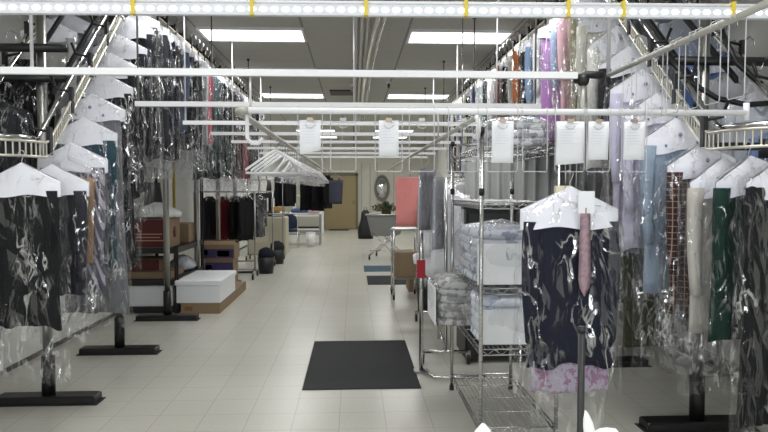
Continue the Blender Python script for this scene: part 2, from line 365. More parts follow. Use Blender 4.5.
for x, ys in ((-.53, (3.31, 6.86, 10.4)), (.602, (4.53, 8.0)),):
    for y in ys: MB().cyl(x, y, ZG, 2.115, .006, 6).build('drop_rod', M['wirew'], t)
# side bar with wire hooks on the right (runs towards the camera)
t = thing('hanging_bar', 'grey round bar running toward the viewer at upper right, loaded with wire hooks', 'bar', (1.33, 0, 2.13))
MB().tube([(0, 1.9, .0), (0, 3.28, 0)], .013, 12).build('bar', M['greyp'], t)
MB().cyl(.0, 3.29, 0, H-2.13, .011, 8).build('hanger_rod', M['wirew'], t)
MB().cyl(0, 1.92, 0, H-2.13, .008, 8).build('hanger_rod', M['wirew'], t)
MB().tube([(-.17, 3.33, -.02), (-.1, 3.33, .01), (-.02, 3.3, .0)], .02, 8).ell((-.12, 3.33, -.02), (.035, .03, .035)).build('corner_joint', M['black'], t)
MB().cyl(-.12, 3.33, -.32, -.03, .014, 10).build('joint_post', M['greyp'], t)

# ------------------------------------------------------------------ LED strip
t = thing('light_strip', 'bright white LED tube tied along the top front of the view', 'light', (0, 2.2, 2.129))
sl = .012
def zx(x): return .02 + x*0.006
mb = MB(); 
MB().tube([(-1.6, 0, zx(-1.6)+.021), (2.0, 0, zx(2.0)+.021)], .006, 8).build('carrier_rod', M['white'], t)
sleeve = mat('clear_white_sleeve', (220, 222, 226), .3)
MB().loft([[(x, -.010, zx(x)-.025), (x, .012, zx(x)-.025), (x, .012, zx(x)+.012), (x, -.010, zx(x)+.012)] for x in (-1.6, 2.0)], True, False).build('sleeve', sleeve, t)
led = emis('lit_led', (240, 248, 255), 1.6); mb = MB()
x = -1.58
while x < 1.98:
    MB().ell((x, -.010, zx(x)-.006), (.014, .006, .009), 10, 6).build('led_lens', led, t); x += .0375
mb = MB()
for px in (-20, 141, 255, 366, 465, 568, 624, 737):
    x = (px-354)/635*2.2
    tt = MB().box(x-.006, x+.006, -.018, .016, zx(x)-.026, zx(x)+.03).build('cable_tie', M['yellow'], t)
mb = MB()
for x in (-1.0, .5, 1.7): MB().cyl(x, 0, zx(x)+.02, H-2.155, .003, 6).build('hanger_wire', M['wirew'], t)

# ------------------------------------------------------------------ garments
def fabric(rgb, pat=None):
    k = ('fabric', rgb, pat)
    if k in CACHE: return CACHE[k]
    m = bpy.data.materials.new('fabric'); m.use_nodes = True; nt, b, tc = grad_nodes(m)
    b.inputs['Roughness'].default_value = .8; b.inputs['Specular IOR Level'].default_value = .2
    n = nt.nodes.new('ShaderNodeTexNoise'); n.inputs['Scale'].default_value = 14; n.inputs['Detail'].default_value = 4; nt.links.new(tc.outputs['Object'], n.inputs[0])
    bp = nt.nodes.new('ShaderNodeBump'); bp.inputs['Strength'].default_value = .35; bp.inputs['Distance'].default_value = .02; nt.links.new(n.outputs['Fac'], bp.inputs['Height']); nt.links.new(bp.outputs[0], b.inputs['Normal'])
    c = lin(rgb); b.inputs['Base Color'].default_value = c
    sp = nt.nodes.new('ShaderNodeSeparateXYZ'); nt.links.new(tc.outputs['Object'], sp.inputs[0])
    if pat:
        kind, rgb2, per, wd = pat
        if kind == 'stripe': f = line_mask(nt, sp.outputs[0], per, wd)
        elif kind == 'slant': f = line_mask(nt, math_n(nt, 'ADD', sp.outputs[0], math_n(nt, 'MULTIPLY', sp.outputs[2], .3)), per, wd)
        elif kind == 'check': f = math_n(nt, 'MAXIMUM', line_mask(nt, sp.outputs[0], per, wd), line_mask(nt, sp.outputs[2], per, wd))
        elif kind == 'band': f = math_n(nt, 'LESS_THAN', sp.outputs[2], wd)
        elif kind == 'print':
            n.inputs['Scale'].default_value = per; f = math_n(nt, 'GREATER_THAN', n.outputs['Fac'], wd)
        nt.links.new(mixc(nt, f, c, lin(rgb2)), b.inputs['Base Color'])
    CACHE[k] = m; return m
def ringpts(a, b, z, n, amp, ph, k1=5, k2=9, cx=0, cy=0, sq=.75):
    out = []
    for i in range(n):
        th = 2*PI*i/n; c, s_ = math.cos(th), math.sin(th)
        x = a*math.copysign(abs(c)**sq, c); y = b*math.copysign(abs(s_)**sq, s_)
        wv = 1 + 0*amp
        dy = amp*(math.sin(k1*x/a*1.7+ph) + .6*math.sin(k2*x/a+ph*2.3))
        out.append((cx+x*(1+.15*amp/b*math.sin(3*th+ph)), cy+y+dy, z))
    return out
def cape_mb(rr, w=.215, d=.03, zt=-.05, zs=-.16, zb=-.245):
    mb = MB(); cols = 14
    for sgn in (-1, 1):
        rows_ = []
        ph = rr.random()*6
        for j in range(5):
            row = []
            for i in range(cols+1):
                u = -1 + 2*i/cols; tp = zt + (zs-zt)*min(1, abs(u)**.97); z = tp + (zb + .008*math.sin(u*5+ph) - tp)*j/4
                bulge = d*(1-abs(u)**9)*(.2+.8*(j/4)**.5) + .004*math.sin(u*9+ph+j)
                row.append((u*w, sgn*max(.002, bulge), z))
            rows_.append(row)
        mb.loft(rows_ if sgn < 0 else rows_[::-1], False, True, False)
    return mb
def hanger_mb(w=.2, up=0.0, zs=-.165):
    hook = [(-.018, 0, -.02), (-.022, 0, .0), (-.014, 0, .016), (0, 0, .021), (.013, 0, .014), (.016, 0, 0), (.008, 0, -.018), (0, 0, -.035), (0, 0, -.08)]
    return MB().tube([(x, y, z+up) for x, y, z in hook[:-1]] + [hook[-1]], .0022, 5).tube([(0, 0, -.08), (-w, 0, zs), (w, 0, zs), (0, 0, -.08)], .002, 5)
NOTE = mat('blue_ink', (140, 142, 172), .7)
def garment(name, label, cat, loc, yaw, rgb, length=1.0, kind='jacket', pat=None, cape=True, bag=True, bagx=.15, group=None, seed=None, film='bag', hook=0.0, logos=False, w=.2, thick=.04, lite=False, tilt=0):
    rr = random.Random(seed if seed is not None else R.random())
    t = thing(name, label, cat, loc, yaw, group)
    zs = -.165; ph = rr.random()*6; n = 28 if lite else 40
    hanger_mb(w-.01, hook).build('wire_hanger', M['wirew'], t)
    m = fabric(rgb, pat)
    ztop = -.095
    nz = 7 if lite else 12
    if kind == 'trousers':
        zz = -.2
        rings = []
        for i in range(nz+1):
            q = i/nz; z = zz - q*(length-.2); a = .17*(1-.12*q); rings.append(ringpts(a, .022+.006*math.sin(q*6+ph), z, n, .004+.004*q, ph, 2, 5, .0, 0, .6))
        MB().loft(rings).build('folded_trouser', m, t)
    else:
        flare = {'jacket': .0, 'shirt': -.01, 'dress': .03, 'coat': .01}[kind]
        bw = w*.97 if kind != 'dress' else w*.92
        rings = [ringpts(.03, .01, ztop-.015, n, 0, ph), ringpts(bw*.6, .012, -.165, n, .001, ph), ringpts(bw*.97, thick*.8, -.215, n, .002, ph)] if cape else [ringpts(.05, .028, ztop, n, 0, ph), ringpts(bw*.75, .034, -.135, n, .001, ph), ringpts(bw+.01, thick*.9, zs-.02, n, .002, ph)]
        for i in range(1, nz+1):
            q = i/nz; z0_ = -.22 if cape else zs-.02; z = z0_ - q*(length+z0_)
            a = bw*(1-.06*math.sin(q*PI)) + flare*q; hm = .012*max(0, q-.6)/.4; rings.append([(x, y, z_+hm*(math.sin(x*22+ph)+.6*math.sin(x*47+ph*2)-1.2*(x/bw)**2)) for x, y, z_ in ringpts(a, thick*(1-.15*q), z, n, .004+.013*q, ph+q*.4)])
        MB().loft(rings).build({'jacket': 'jacket_body', 'shirt': 'shirt_body', 'dress': 'dress_body', 'coat': 'coat_body'}[kind], m, t)
        if kind in ('jacket', 'shirt', 'coat'):
            sl_ = min(length-.06, .66)
            for sx in (-1, 1):
                rings = []
                for i in range(7):
                    q = i/6; z = (-.215 if cape else -.15) - q*(sl_-.1); x = sx*(bw-.025+.012*math.sin(q*PI)); rings.append(ringpts(.042*(1-.3*q), .036*(1-.25*q), z, 14, .002, ph+sx, 3, 5, x, -.018-.014*q, .9))
                MB().loft(rings).build('sleeve', m, t)
            # collar / lapels
            if not cape:
                MB().tube([(-.06, -.03, -.1), (-.03, -.045, -.13), (0, -.05, -.17), (.03, -.045, -.13), (.06, -.03, -.1)], .012, 6).build('collar', m, t)
    if cape:
        c = cape_mb(rr, w+.022, thick+.012).build('shoulder_cover', M['cape'], t); c.rotation_euler.y = math.radians(tilt); c.rotation_euler.z = math.radians(rr.uniform(-5, 5)) if not lite else 0
        if logos:
            for lx, lz, lr in ((-.1, -.205, .009), (.0, -.15, .013), (.1, -.205, .009)):
                y = -(thick+.0135 if lx else thick+.008); MB().tube([(lx, y, lz), (lx, y-.001, lz)], lr, 8).build('printed_mark', NOTE, c)
    if bag:
        nb = 22 if lite else 34; rings = []
        L = length + bagx; jt = .008 if lite else .0085
        lv = [(-.06, .03, .022), (-.12, w*.66, .045), (-.17, w+.03, thick+.03), (-.235, w+.036, thick+.036)]
        for z, a, b in lv: rings.append(ringpts(a, b, z, nb, .001, ph, 4, 7, sq=.6))
        ns = max(6, int((L-.235)/(.10 if lite else .062)))
        tw = [rr.uniform(-.012, .012) for _ in range(nb)]
        for i in range(1, ns+1):
            q = i/ns; z = -.235 - q*(L-.235)
            if i % 3 == 0: tw = [v*.5+rr.uniform(-.011, .011) for v in tw]
            flat = 1-.45*max(0, (L*q-length+.05)/max(.05, bagx)) if bagx > .12 else 1
            rings.append([(x+rr.uniform(-jt, jt)+tw[k]*.7, y*flat+rr.uniform(-jt, jt)+tw[k], zz+rr.uniform(-.012, .012)) for k, (x, y, zz) in enumerate(ringpts(w+.036, thick+.038, z, nb, .005, ph+q*2, 4, 8, sq=.6))])
        MB().loft(rings, False, False).build('plastic_cover', M[film], t)
    return t
CN = {}
def cname(c): return c
BLK, NAV, CHR, GRY, LGR, WHT, CRM = (16, 16, 19), (24, 27, 44), (48, 49, 54), (112, 114, 120), (186, 186, 190), (232, 232, 236), (226, 224, 208)
KN = {'jacket': 'suit_jacket', 'shirt': 'pressed_shirt', 'dress': 'long_dress', 'coat': 'long_coat', 'trousers': 'folded_trousers'}
def caster(x, y, p, r=.045):
    c = MB().tube([(x-.012, y, r), (x+.012, y, r)], r, 16).build('caster', M['black'], p)
    MB().box(x-.02, x+.02, y-.012, y+.012, r+.01, r+.075).build('caster_fork', M['steel'], c)
def rolling_rack(label, x0, x1, y0, y1, h, base=.2, m=None, shelf=False, group=None):
    """uprights at (x0,y0) and (x1,y1); feet perpendicular"""
    m = m or M['chrome']; cx, cy = (x0+x1)/2, (y0+y1)/2
    t = thing('rolling_garment_rack', label, 'rack', (cx, cy, 0), 0, group); L = Vector((x1-x0, y1-y0, 0)); u = L.normalized(); p = Vector((-u.y, u.x, 0))*base
    for s in (-1, 1):
        b = L*.5*s
        MB().tube([b+Vector((0, 0, .11)), b+Vector((0, 0, h))], .016, 12).build('upright', m, t)
        MB().tube([b-p+Vector((0, 0, .11)), b+p+Vector((0, 0, .11))], .016, 10).build('foot_bar', m, t)
        for q in (-1, 1): caster((b+p*q).x, (b+p*q).y, t)
    MB().tube([-L*.5+Vector((0, 0, h)), L*.5+Vector((0, 0, h))], .014, 10).build('top_rail', m, t)
    MB().tube([-L*.5+Vector((0, 0, .13)), L*.5+Vector((0, 0, .13))], .014, 10).build('lower_rail', m, t)
    return t
# ---- left conveyor, climbing part: (y, x, yaw deg, colour, colour word, kind, length, pattern, logos, bag extra, note)
LX, RX = -1.9, 1.9
left_front = [
    (3.80, -1.93, -5, BLK, 'black', 'jacket', 1.0, None, False, .34, 'foremost and lowest on the left conveyor, white cape over it'),
    (4.03, -1.86, -8, (44, 44, 50), 'charcoal', 'coat', .85, None, False, .30, 'second on the left conveyor behind the black jacket'),
    (4.22, -1.82, -10, (88, 84, 100), 'mauve and grey striped', 'shirt', 1.0, ('slant', (168, 164, 178), .045, .017), False, .12, 'third up the climbing left track'),
    (4.42, -1.82, -10, (44, 70, 82), 'teal', 'jacket', 1.05, None, False, .1, 'fourth up the climbing left track beside the stripes'),
    (4.62, -1.84, -6, (112, 114, 118), 'long heather grey', 'dress', 1.6, None, True, .1, 'on the left track under a cape with printed marks'),
    (4.82, -1.84, -8, BLK, 'black', 'coat', 1.45, None, False, .05, 'behind the long heather grey dress'),
    (5.02, -1.86, -8, (30, 30, 34), 'soft black', 'jacket', 1.15, None, False, .2, 'two behind the heather grey dress on the climbing track'),
    (5.22, -1.86, -8, (22, 24, 32), 'ink black', 'coat', 1.3, None, False, .2, 'second from the top of the left climb'),
    (5.44, -1.86, -10, (26, 28, 36), 'blue black', 'jacket', 1.2, None, False, .2, 'at the top of the left climb'),
]
for y, x, yw, c, cw, k, L, pat, lg, bx, note in left_front:
    garment(KN[k], f'{cw} {KN[k].replace("_", " ").replace("long ", "")} {note}', KN[k].split('_')[-1], (x, y, zl(y-3.98)-.035), math.radians(yw), c, L, k, pat, True, True, bx, 'bagged garments on the left conveyor', logos=lg, seed=y, w=.212, tilt=(y*31.7) % 6 - 1)
garment('folded_trousers', 'tan trousers folded narrow between the charcoal coat and striped shirt', 'trousers', (-1.81, 4.13, zl(.15)-.035), -.1, (158, 122, 84), .74, 'trousers', None, False, True, .1, 'bagged garments on the left conveyor', lite=True)
# ---- left high run
lh = [(BLK, 'black', 'jacket', 1.2), (CHR, 'charcoal', 'coat', 1.25), (NAV, 'navy', 'jacket', 1.2), (BLK, 'black', 'coat', 1.3), ((84, 98, 122), 'slate blue', 'shirt', 1.0), (BLK, 'black', 'jacket', 1.05), (CHR, 'charcoal', 'jacket', 1.1), (BLK, 'black', 'trousers', 1.15),
      (LGR, 'light grey', 'shirt', 1.05), ((196, 92, 104), 'rose red', 'shirt', 1.05), ((60, 84, 90), 'dusty teal', 'jacket', 1.1), ((34, 52, 54), 'dark green', 'coat', 1.45), (BLK, 'black', 'jacket', 1.2), ((40, 54, 56), 'dark teal', 'coat', 1.4), (BLK, 'black', 'coat', 1.3), (CHR, 'charcoal', 'coat', 1.4),
      (BLK, 'black', 'jacket', 1.2), ((72, 24, 34), 'maroon', 'coat', 1.4), (BLK, 'black', 'jacket', 1.3), ((150, 50, 62), 'crimson', 'dress', 1.4), ((60, 22, 30), 'dark wine', 'coat', 1.4), (BLK, 'black', 'coat', 1.3), (CHR, 'charcoal', 'jacket', 1.2), (GRY, 'grey', 'shirt', 1.1), (BLK, 'black', 'coat', 1.3), (WHT, 'white', 'shirt', 1.1), (BLK, 'black', 'jacket', 1.3), (CHR, 'charcoal', 'coat', 1.3)]
for i, (c, cw, k, L) in enumerate(lh):
    y = 5.68 + .235*i
    garment(KN[k], f'{cw} {KN[k].replace("_", " ").replace("long ", "")} under film on the upper left rail, {ORD[i]} along', KN[k].split('_')[-1], (-1.88, y, 3.135), math.radians(R.uniform(-20, 2)), c, L, k, None, True, True, R.uniform(.15, .4), 'bagged garments on the left conveyor', lite=True)
# outer side of the left loop
lo = [(3.72, -2.28, 25, (40, 42, 50), 'dark slate', 'coat', 1.05, 'at the front turn of the left conveyor, cut by the picture edge'),
      (4.25, -2.5, 8, BLK, 'black', 'jacket', 1.1, 'on the outer left track nearest the wall, lowest'), (4.6, -2.5, 5, CHR, 'charcoal', 'jacket', 1.1, 'on the outer left track, second up'), (5.0, -2.5, 6, BLK, 'black', 'coat', 1.2, 'on the outer left track, third up'),
      (5.4, -2.5, 4, (190, 190, 186), 'pale grey', 'shirt', 1.0, 'on the outer left track near the top of the climb'), (5.75, -2.5, 4, (140, 142, 150), 'mid grey', 'shirt', 1.0, 'high on the outer left track by the wall'), (6.2, -2.5, 4, (120, 122, 126), 'grey', 'dress', 1.2, 'high on the outer left track farther back')]
for y, x, yw, c, cw, k, L, note in lo:
    garment(KN[k], f'{cw} {KN[k].replace("_", " ").replace("long ", "")} {note}', KN[k].split('_')[-1], (x, y, zl(y-3.98)-.035), math.radians(yw), c, L, k, None, y > 5 or y < 4, True, .25, 'bagged garments on the left conveyor', lite=True)
# ---- right conveyor, climbing part
def rr_tilt(y): return 3 + (y*37.3) % 7
right_front = [
    (2.97, 2.07, 6, BLK, 'black', 'coat', 1.36, None, True, .1, 'foremost on the right conveyor at the picture edge'),
    (3.14, 2.0, 10, (14, 46, 38), 'bottle green', 'jacket', .98, None, True, .12, 'second on the right conveyor beside the black coat'),
    (3.30, 1.95, 12, (188, 184, 176), 'stone grey', 'shirt', .96, None, True, .35, 'third on the right conveyor'),
    (3.46, 1.92, 12, (62, 44, 40), 'brown checked', 'shirt', .98, ('check', (150, 128, 118), .034, .004), True, .3, 'hanging fourth on the right conveyor'),
    (3.64, 1.86, 10, (150, 166, 184), 'steel blue', 'shirt', 1.05, None, True, .5, 'fifth up the right conveyor behind the brown check'),
    (3.84, 1.84, 8, (205, 202, 222), 'pale lavender', 'shirt', 1.0, None, True, .3, 'behind the steel blue shirt'),
    (4.05, 1.84, 10, (212, 208, 230), 'lilac white', 'shirt', 1.1, None, True, .15, 'two behind the steel blue shirt'),
    (4.28, 1.85, 10, (40, 40, 44), 'black', 'jacket', .8, None, True, .15, 'above the lilac shirts on the right climb'),
    (4.50, 1.86, 8, (236, 236, 228), 'ivory', 'shirt', 1.05, None, True, .12, 'under a white cape high on the right climb'),
    (4.74, 1.86, 10, (214, 212, 200), 'cream', 'jacket', .9, None, True, .12, 'at the top of the right climb'),
]
for y, x, yw, c, cw, k, L, pat, lg, bx, note in right_front:
    garment(KN[k], f'{cw} {KN[k].replace("_", " ").replace("long ", "")} {note}', KN[k].split('_')[-1], (x, y, zr(y-3.28)-.035), math.radians(yw), c, L, k, pat, True, True, bx, 'bagged garments on the right conveyor', logos=lg, seed=y, tilt=-rr_tilt(y))
rh = [((150, 146, 118), 'olive khaki', 'shirt', 1.2), ((226, 186, 196), 'blush pink', 'shirt', 1.15), ((150, 170, 196), 'sky blue', 'shirt', .7), ((180, 130, 190), 'purple', 'dress', 1.15), (WHT, 'white', 'shirt', .9), ((140, 168, 200), 'light blue', 'shirt', 1.0), ((30, 28, 34), 'black', 'jacket', 1.1), ((205, 120, 60), 'orange', 'shirt', 1.0), ((200, 202, 196), 'pale grey', 'shirt', 1.1),
      (BLK, 'black', 'jacket', 1.0), ((130, 70, 52), 'rust brown', 'shirt', 1.1), (LGR, 'light grey', 'shirt', 1.0), ((222, 228, 220), 'mint white', 'shirt', 1.2), (CHR, 'charcoal', 'jacket', 1.1), ((190, 208, 200), 'pale green', 'shirt', 1.2), (WHT, 'white', 'shirt', 1.2), ((50, 80, 150), 'royal blue', 'shirt', 1.35), ((214, 214, 210), 'silver', 'shirt', 1.3), (BLK, 'black', 'jacket', 1.4),
      ((206, 214, 170), 'pale lime', 'shirt', 1.4), (WHT, 'white', 'shirt', 1.3), ((60, 96, 140), 'denim blue', 'shirt', 1.4), ((190, 170, 150), 'beige', 'coat', 1.3), (BLK, 'black', 'coat', 1.3), (WHT, 'white', 'shirt', 1.2), (GRY, 'grey', 'jacket', 1.3), (CHR, 'charcoal', 'coat', 1.2)]
for i, (c, cw, k, L) in enumerate(rh):
    y = 4.98 + .25*i
    garment(KN[k], f'{cw} {KN[k].replace("_", " ").replace("long ", "")} under film on the upper right rail, {ORD[i]} along', KN[k].split('_')[-1], (1.88, y, 3.135), math.radians(R.uniform(0, 18)), c, L, k, None, i % 3 != 1, True, R.uniform(.03, .12), 'bagged garments on the right conveyor', lite=True)
ro = [(3.85, 2.5, -12, (196, 200, 208), 'silver grey', 'shirt', .9, 'on the outer right track between dusty blue and pale grey'), (4.3, 2.5, -10, (96, 124, 180), 'cornflower blue', 'shirt', .8, 'on the outer right track above the curved black arm'), (4.7, 2.5, -8, (170, 176, 186), 'misty grey', 'shirt', .9, 'on the outer right track high up beside grey blue'),
      (3.62, 2.52, -5, (110, 130, 170), 'dusty blue', 'shirt', 1.0, 'on the outer right track behind the black arm'), (4.1, 2.52, -5, (206, 206, 210), 'pale grey', 'shirt', 1.0, 'on the outer right track halfway up'), (4.5, 2.52, -4, (150, 160, 180), 'grey blue', 'shirt', 1.0, 'on the outer right track near the top'),
      (4.9, 2.52, 0, (120, 130, 140), 'slate', 'shirt', 1.0, 'high on the outer right track'), (5.3, 2.52, 0, GRY, 'mid grey', 'shirt', 1.0, 'high on the outer right track, farthest shown')]
for y, x, yw, c, cw, k, L, note in ro:
    garment(KN[k], f'{cw} {KN[k].replace("_", " ").replace("long ", "")} {note}', KN[k].split('_')[-1], (x, y, zr(y-3.28)-.035), math.radians(yw), c, L, k, None, False, True, .1, 'bagged garments on the right conveyor', lite=True)
for y, x, c, cw, L, note in ((3.36, 2.5, BLK, 'black', 1.45, 'at the far right edge on the outer right track'), (3.9, 2.56, (30, 34, 60), 'deep blue', 1.3, 'low on the outer right track behind the post'), (4.3, 2.54, CHR, 'charcoal', 1.75, 'hanging long on the outer right track')):
    garment('long_coat', f'{cw} coat {note}', 'coat', (x, y, zr(y-3.28)-.035), -.1, c, L, 'coat', None, True, True, .1, 'bagged garments on the right conveyor', lite=True)
t = rolling_rack('added low rolling rack of dark coats that darkens the right wall', 2.8, 2.8, 4.7, 7.5, 1.35, .16, M['steel'])  # rack and coats added to bring shade and dark tone to the right wall
for k in range(11):
    c, cw = ((BLK, 'black'), (CHR, 'charcoal'), ((52, 54, 44), 'dark olive'), (NAV, 'navy'))[k % 4]
    garment('long_coat', f'{cw} coat on the added low rack darkening the right wall, {ORD[k]} from the front', 'coat', (2.8, 4.85+.25*k, 1.365), R.uniform(-.3, .3), c, R.uniform(.85, 1.0), 'coat', None, False, False, lite=True)
# longer dark items low behind the right post
garment('folded_trousers', 'olive trousers hanging low in film behind the right conveyor post', 'trousers', (2.02, 4.32, 1.56), .1, (70, 72, 52), 1.12, 'trousers', None, False, True, .05, lite=True, hook=.6)
garment('folded_trousers', 'black trousers hanging low just right of the conveyor post', 'trousers', (2.42, 4.5, 1.6), .1, BLK, 1.0, 'trousers', None, False, True, .1, lite=True, hook=.8)

# ---- the coat on the front rail, tie in front
GX, GY = 1.0, 2.905
g = garment('suit_jacket', 'navy suit jacket with tie under film hanging from the front rail', 'jacket', (GX, GY, 1.60), math.radians(3), (22, 25, 42), .88, 'jacket', None, True, True, .12, seed=3, hook=0.0, w=.215, thick=.05)
MB().loft([[(x, y-.098, z) for x, y in ((-a, 0), (0, -.006), (a, 0), (0, .003))] for z, a in ((-.15, .022), (-.2, .024), (-.35, .027), (-.47, .03), (-.51, .024), (-.55, .002))]).build('necktie', fabric((172, 146, 152), ('print', (156, 132, 146), 55, .52)), g).location.x = .035
MB().box(-.0, .075, -.103, -.101, -.175, -.075).build('paper_tag', M['paper'], g)
MB().box(-.07, -.03, -.014, .014, -.085, -.05).box(-.025, .0, -.014, .014, -.08, -.05).build('ticket_clip', mat('cream_card', (226, 220, 190), .8), g)
rings = [[(x, y, z+R.uniform(-.006, .006)) for x, y, _ in ringpts(.185, .028, 0, 30, .012, 1)] for z in (-.86, -.93, -1.0, -1.01)]
MB().loft(rings).build('printed_lining', fabric((168, 160, 178), ('print', (150, 118, 142), 40, .53)), g)
MB().loft([[(x+R.uniform(-.008, .008), y, z) for x, y, _ in ringpts(.2-.01*i, .03, 0, 30, .01, i*.7)] for i, z in enumerate((-.98, -1.06, -1.14, -1.22, -1.32))], False).build('hanging_film', M['bag'], g)
MB().tube([(0, 0, .0), (.0, 0, .26), (-.012, 0, .285), (.0, 0, .30), (.012, 0, .29)], .002, 5).tube([(-.02, 0, -.04), (-.03, 0, .27), (-.04, 0, .29)], .002, 5).tube([(.03, 0, -.06), (.035, 0, .26)], .002, 5).build('long_hook', M['wirew'], g)

# ------------------------------------------------------------------ receipt hooks on the front rail
def uhook(label, x0, x1, paper=None, y=2.905, swap=False, base=(0, 0), group='wire receipt hooks on the front rail'):
    w_ = (x1-x0)/2; cx = (x0+x1)/2
    if swap: t = thing('receipt_hook', label, 'hook', (1.33, cx, 2.13), PI/2, 'wire hooks on the grey side bar')
    else: t = thing('receipt_hook', label, 'hook', (cx, y, ZG+.004), 0, group)
    pts = [(-w_-.004, .024, -.012), (-w_-.002, .02, .012), (-w_, 0, .021), (-w_, -.019, .01), (-w_, -.02, -.02), (-w_, -.019, -.265), (-w_+.006, -.019, -.275), (w_-.006, -.019, -.275), (w_, -.019, -.265), (w_, -.02, -.02), (w_, -.019, .01), (w_, 0, .021), (w_+.002, .02, .012), (w_+.004, .024, -.012)]
    MB().tube(pts, .0022, 5).build('wire_frame', M['wirew'], t)
    if swap: return t
    MB().tube([(-w_, -.02, -.055), (w_, -.02, -.055)], .0018, 5).build('cross_wire', M['wirew'], t)
    MB().box(-.014, .014, -.03, -.016, -.05, -.034).tube([(0, -.024, -.034), (-.008, -.026, -.02), (.008, -.026, -.02), (0, -.024, -.034)], .002, 5).build('clip', M['brass'] if paper else M['steel'], t)
    MB().tube([(.022*math.cos(a), -.026, -.062+.018*math.sin(a)) for a in [PI+PI*k/8 for k in range(9)]], .0018, 5).build('clip_ring', M['wirew'], t)
    if paper:
        pw, ph_, sk = paper; n = 6
        rr_ = [[(-pw/2+pw*i/n, -.0225-.004*math.sin(i*1.1+j)-.0008*s, -.045-(ph_+sk*(i/n-.5))*j/5) for i in range(n+1)] for j in range(6) for s in (0,)]
        p = MB().loft(rr_, False, True, False).build('receipt', M['paper'], t); md = p.modifiers.new('s', 'SOLIDIFY'); md.thickness = .0006
        ln = MB()
        for q in range(7): ln.box(-pw*.38, pw*(.05+.3*R.random()), -.0285, -.028, -.07-q*.013, -.069-q*.013)
        ln.build('printed_line', mat('faint_print', (200, 203, 212), .8), p)
    return t
def fx(px): return (px-354)/635*2.9*1.0
hooks = [(299, 323, (.095, .145, -.02), 'leftmost on the front rail, holding a slant cut white receipt'), (331, 356, None, 'with an empty clip between the two left receipts'), (375, 402, (.09, .16, .0), 'holding the second white receipt from the left, in the centre'),
         (409, 434, None, 'with an empty clip right of the centre receipt'), (448, 478, None, 'with an empty clip left of the long receipt'), (487, 518, (.1, .19, .0), 'holding the long narrow receipt left of the wire shelf post'),
         (523, 548, None, 'with an empty clip right of the long receipt'), (556, 586, (.13, .195, -.01), 'holding the widest receipt above the navy jacket'), (588, 612, (.095, .175, 0), 'holding a receipt just right of the widest one'), (624, 650, (.1, .175, 0), 'rightmost, holding the last white receipt')]
for a, b, p, note in hooks: uhook('wire receipt hook ' + note, fx(a), fx(b), p)
for i, (a, b) in enumerate([(2.15, 2.25), (2.3, 2.4), (2.45, 2.55), (2.6, 2.7), (2.74, 2.84), (2.9, 3.0), (3.05, 3.15)]): uhook(f'bare wire hook on the grey side bar, {ORD[i]} to the viewer' , a, b, None, swap=True)

# ------------------------------------------------------------------ empty hangers on the left side rail
for i in range(32):
    y = 4.35 + .19*i
    t = thing('empty_hanger', f'empty white clothes hanger on the left side rail, {ORD[i]} along', 'hanger', (-.53, y, ZG+.0), math.radians(R.uniform(8, 26) if i < 4 else R.uniform(45, 78)), 'empty hangers on the left side rail')
    ww = .2
    MB().tube([(.005, 0, -.10), (.004, 0, -.03), (.02, 0, -.012), (.02, 0, .01), (0, 0, .02), (-.019, 0, .012), (-.021, 0, -.01)], .0025, 5).build('hook', M['chrome'], t)
    MB().tube([(0, 0, -.085), (-.03, 0, -.1), (-ww, 0, -.22), (-ww, 0, -.24), (ww, 0, -.24), (ww, 0, -.22), (.03, 0, -.1), (0, 0, -.085)], .0095, 6).build('shoulder_wire', M['white'], t)
    if i % 5 == 3:
        MB().loft([[(x, y_*(.4+.6*(z < -.12)), z-.0*x) for x, y_, _ in ringpts(a, .012, 0, 16, .003, i)] for z, a in ((-.1, .03), (-.14, .11), (-.2, .2), (-.3, .19))], False).build('film_sleeve', M['bagf'], t)

# pink towel and slim grey garments on the right side rail
def rail_item(name, label, cat, x, y, w_, zt, zb, rgb, yaw=0, th=.02, pat=None, film=False):
    t = thing(name, label, cat, (x, y, ZG), yaw)
    MB().tube([(-.018, 0, -.005), (-.02, 0, .012), (0, 0, .022), (.018, 0, .012), (.01, 0, -.02), (0, 0, -.04), (0, 0, zt-ZG+.06), (-w_/2-.01, 0, zt-ZG+.0), (w_/2+.01, 0, zt-ZG), (0, 0, zt-ZG+.06)], .0022, 5).build('wire_hanger', M['wirew'], t)
    rings = []
    for i in range(9):
        q = i/8; rings.append(ringpts(w_/2*(1+.02*math.sin(q*5)), th*(.6+.4*q), zt-ZG-q*(zt-zb)+.005, 28, .004*q+.001, 1.3*y, 3, 7))
    MB().loft(rings).build('cloth', fabric(rgb, pat), t)
    if film:
        MB().loft([[(x*1.08, y*1.5, z-.02) for x, y, z in r] for r in rings], False).build('plastic_cover', M['bagf'], t)
    return t
rail_item('pink_towel', 'plain salmon pink towel hanging from the right side rail over the aisle', 'towel', .60, 7.0, .28, 1.665, 1.12, (226, 146, 142), .05, .012)
rail_item('garment_bag', 'slim grey garment in film on the right side rail, nearest one', 'garment', .62, 4.62, .3, 1.62, 1.1, (150, 150, 156), math.radians(72), .03, film=True)
rail_item('garment_bag', 'slim grey garment in film on the right side rail, next behind the nearest', 'garment', .61, 5.2, .3, 1.7, 1.2, (128, 128, 136), math.radians(60), .03, film=True)
rail_item('garment_bag', 'white and grey garment in film on the right side rail near the pink towel', 'garment', .64, 6.0, .3, 1.66, 1.0, (226, 226, 230), math.radians(78), .03, film=True)

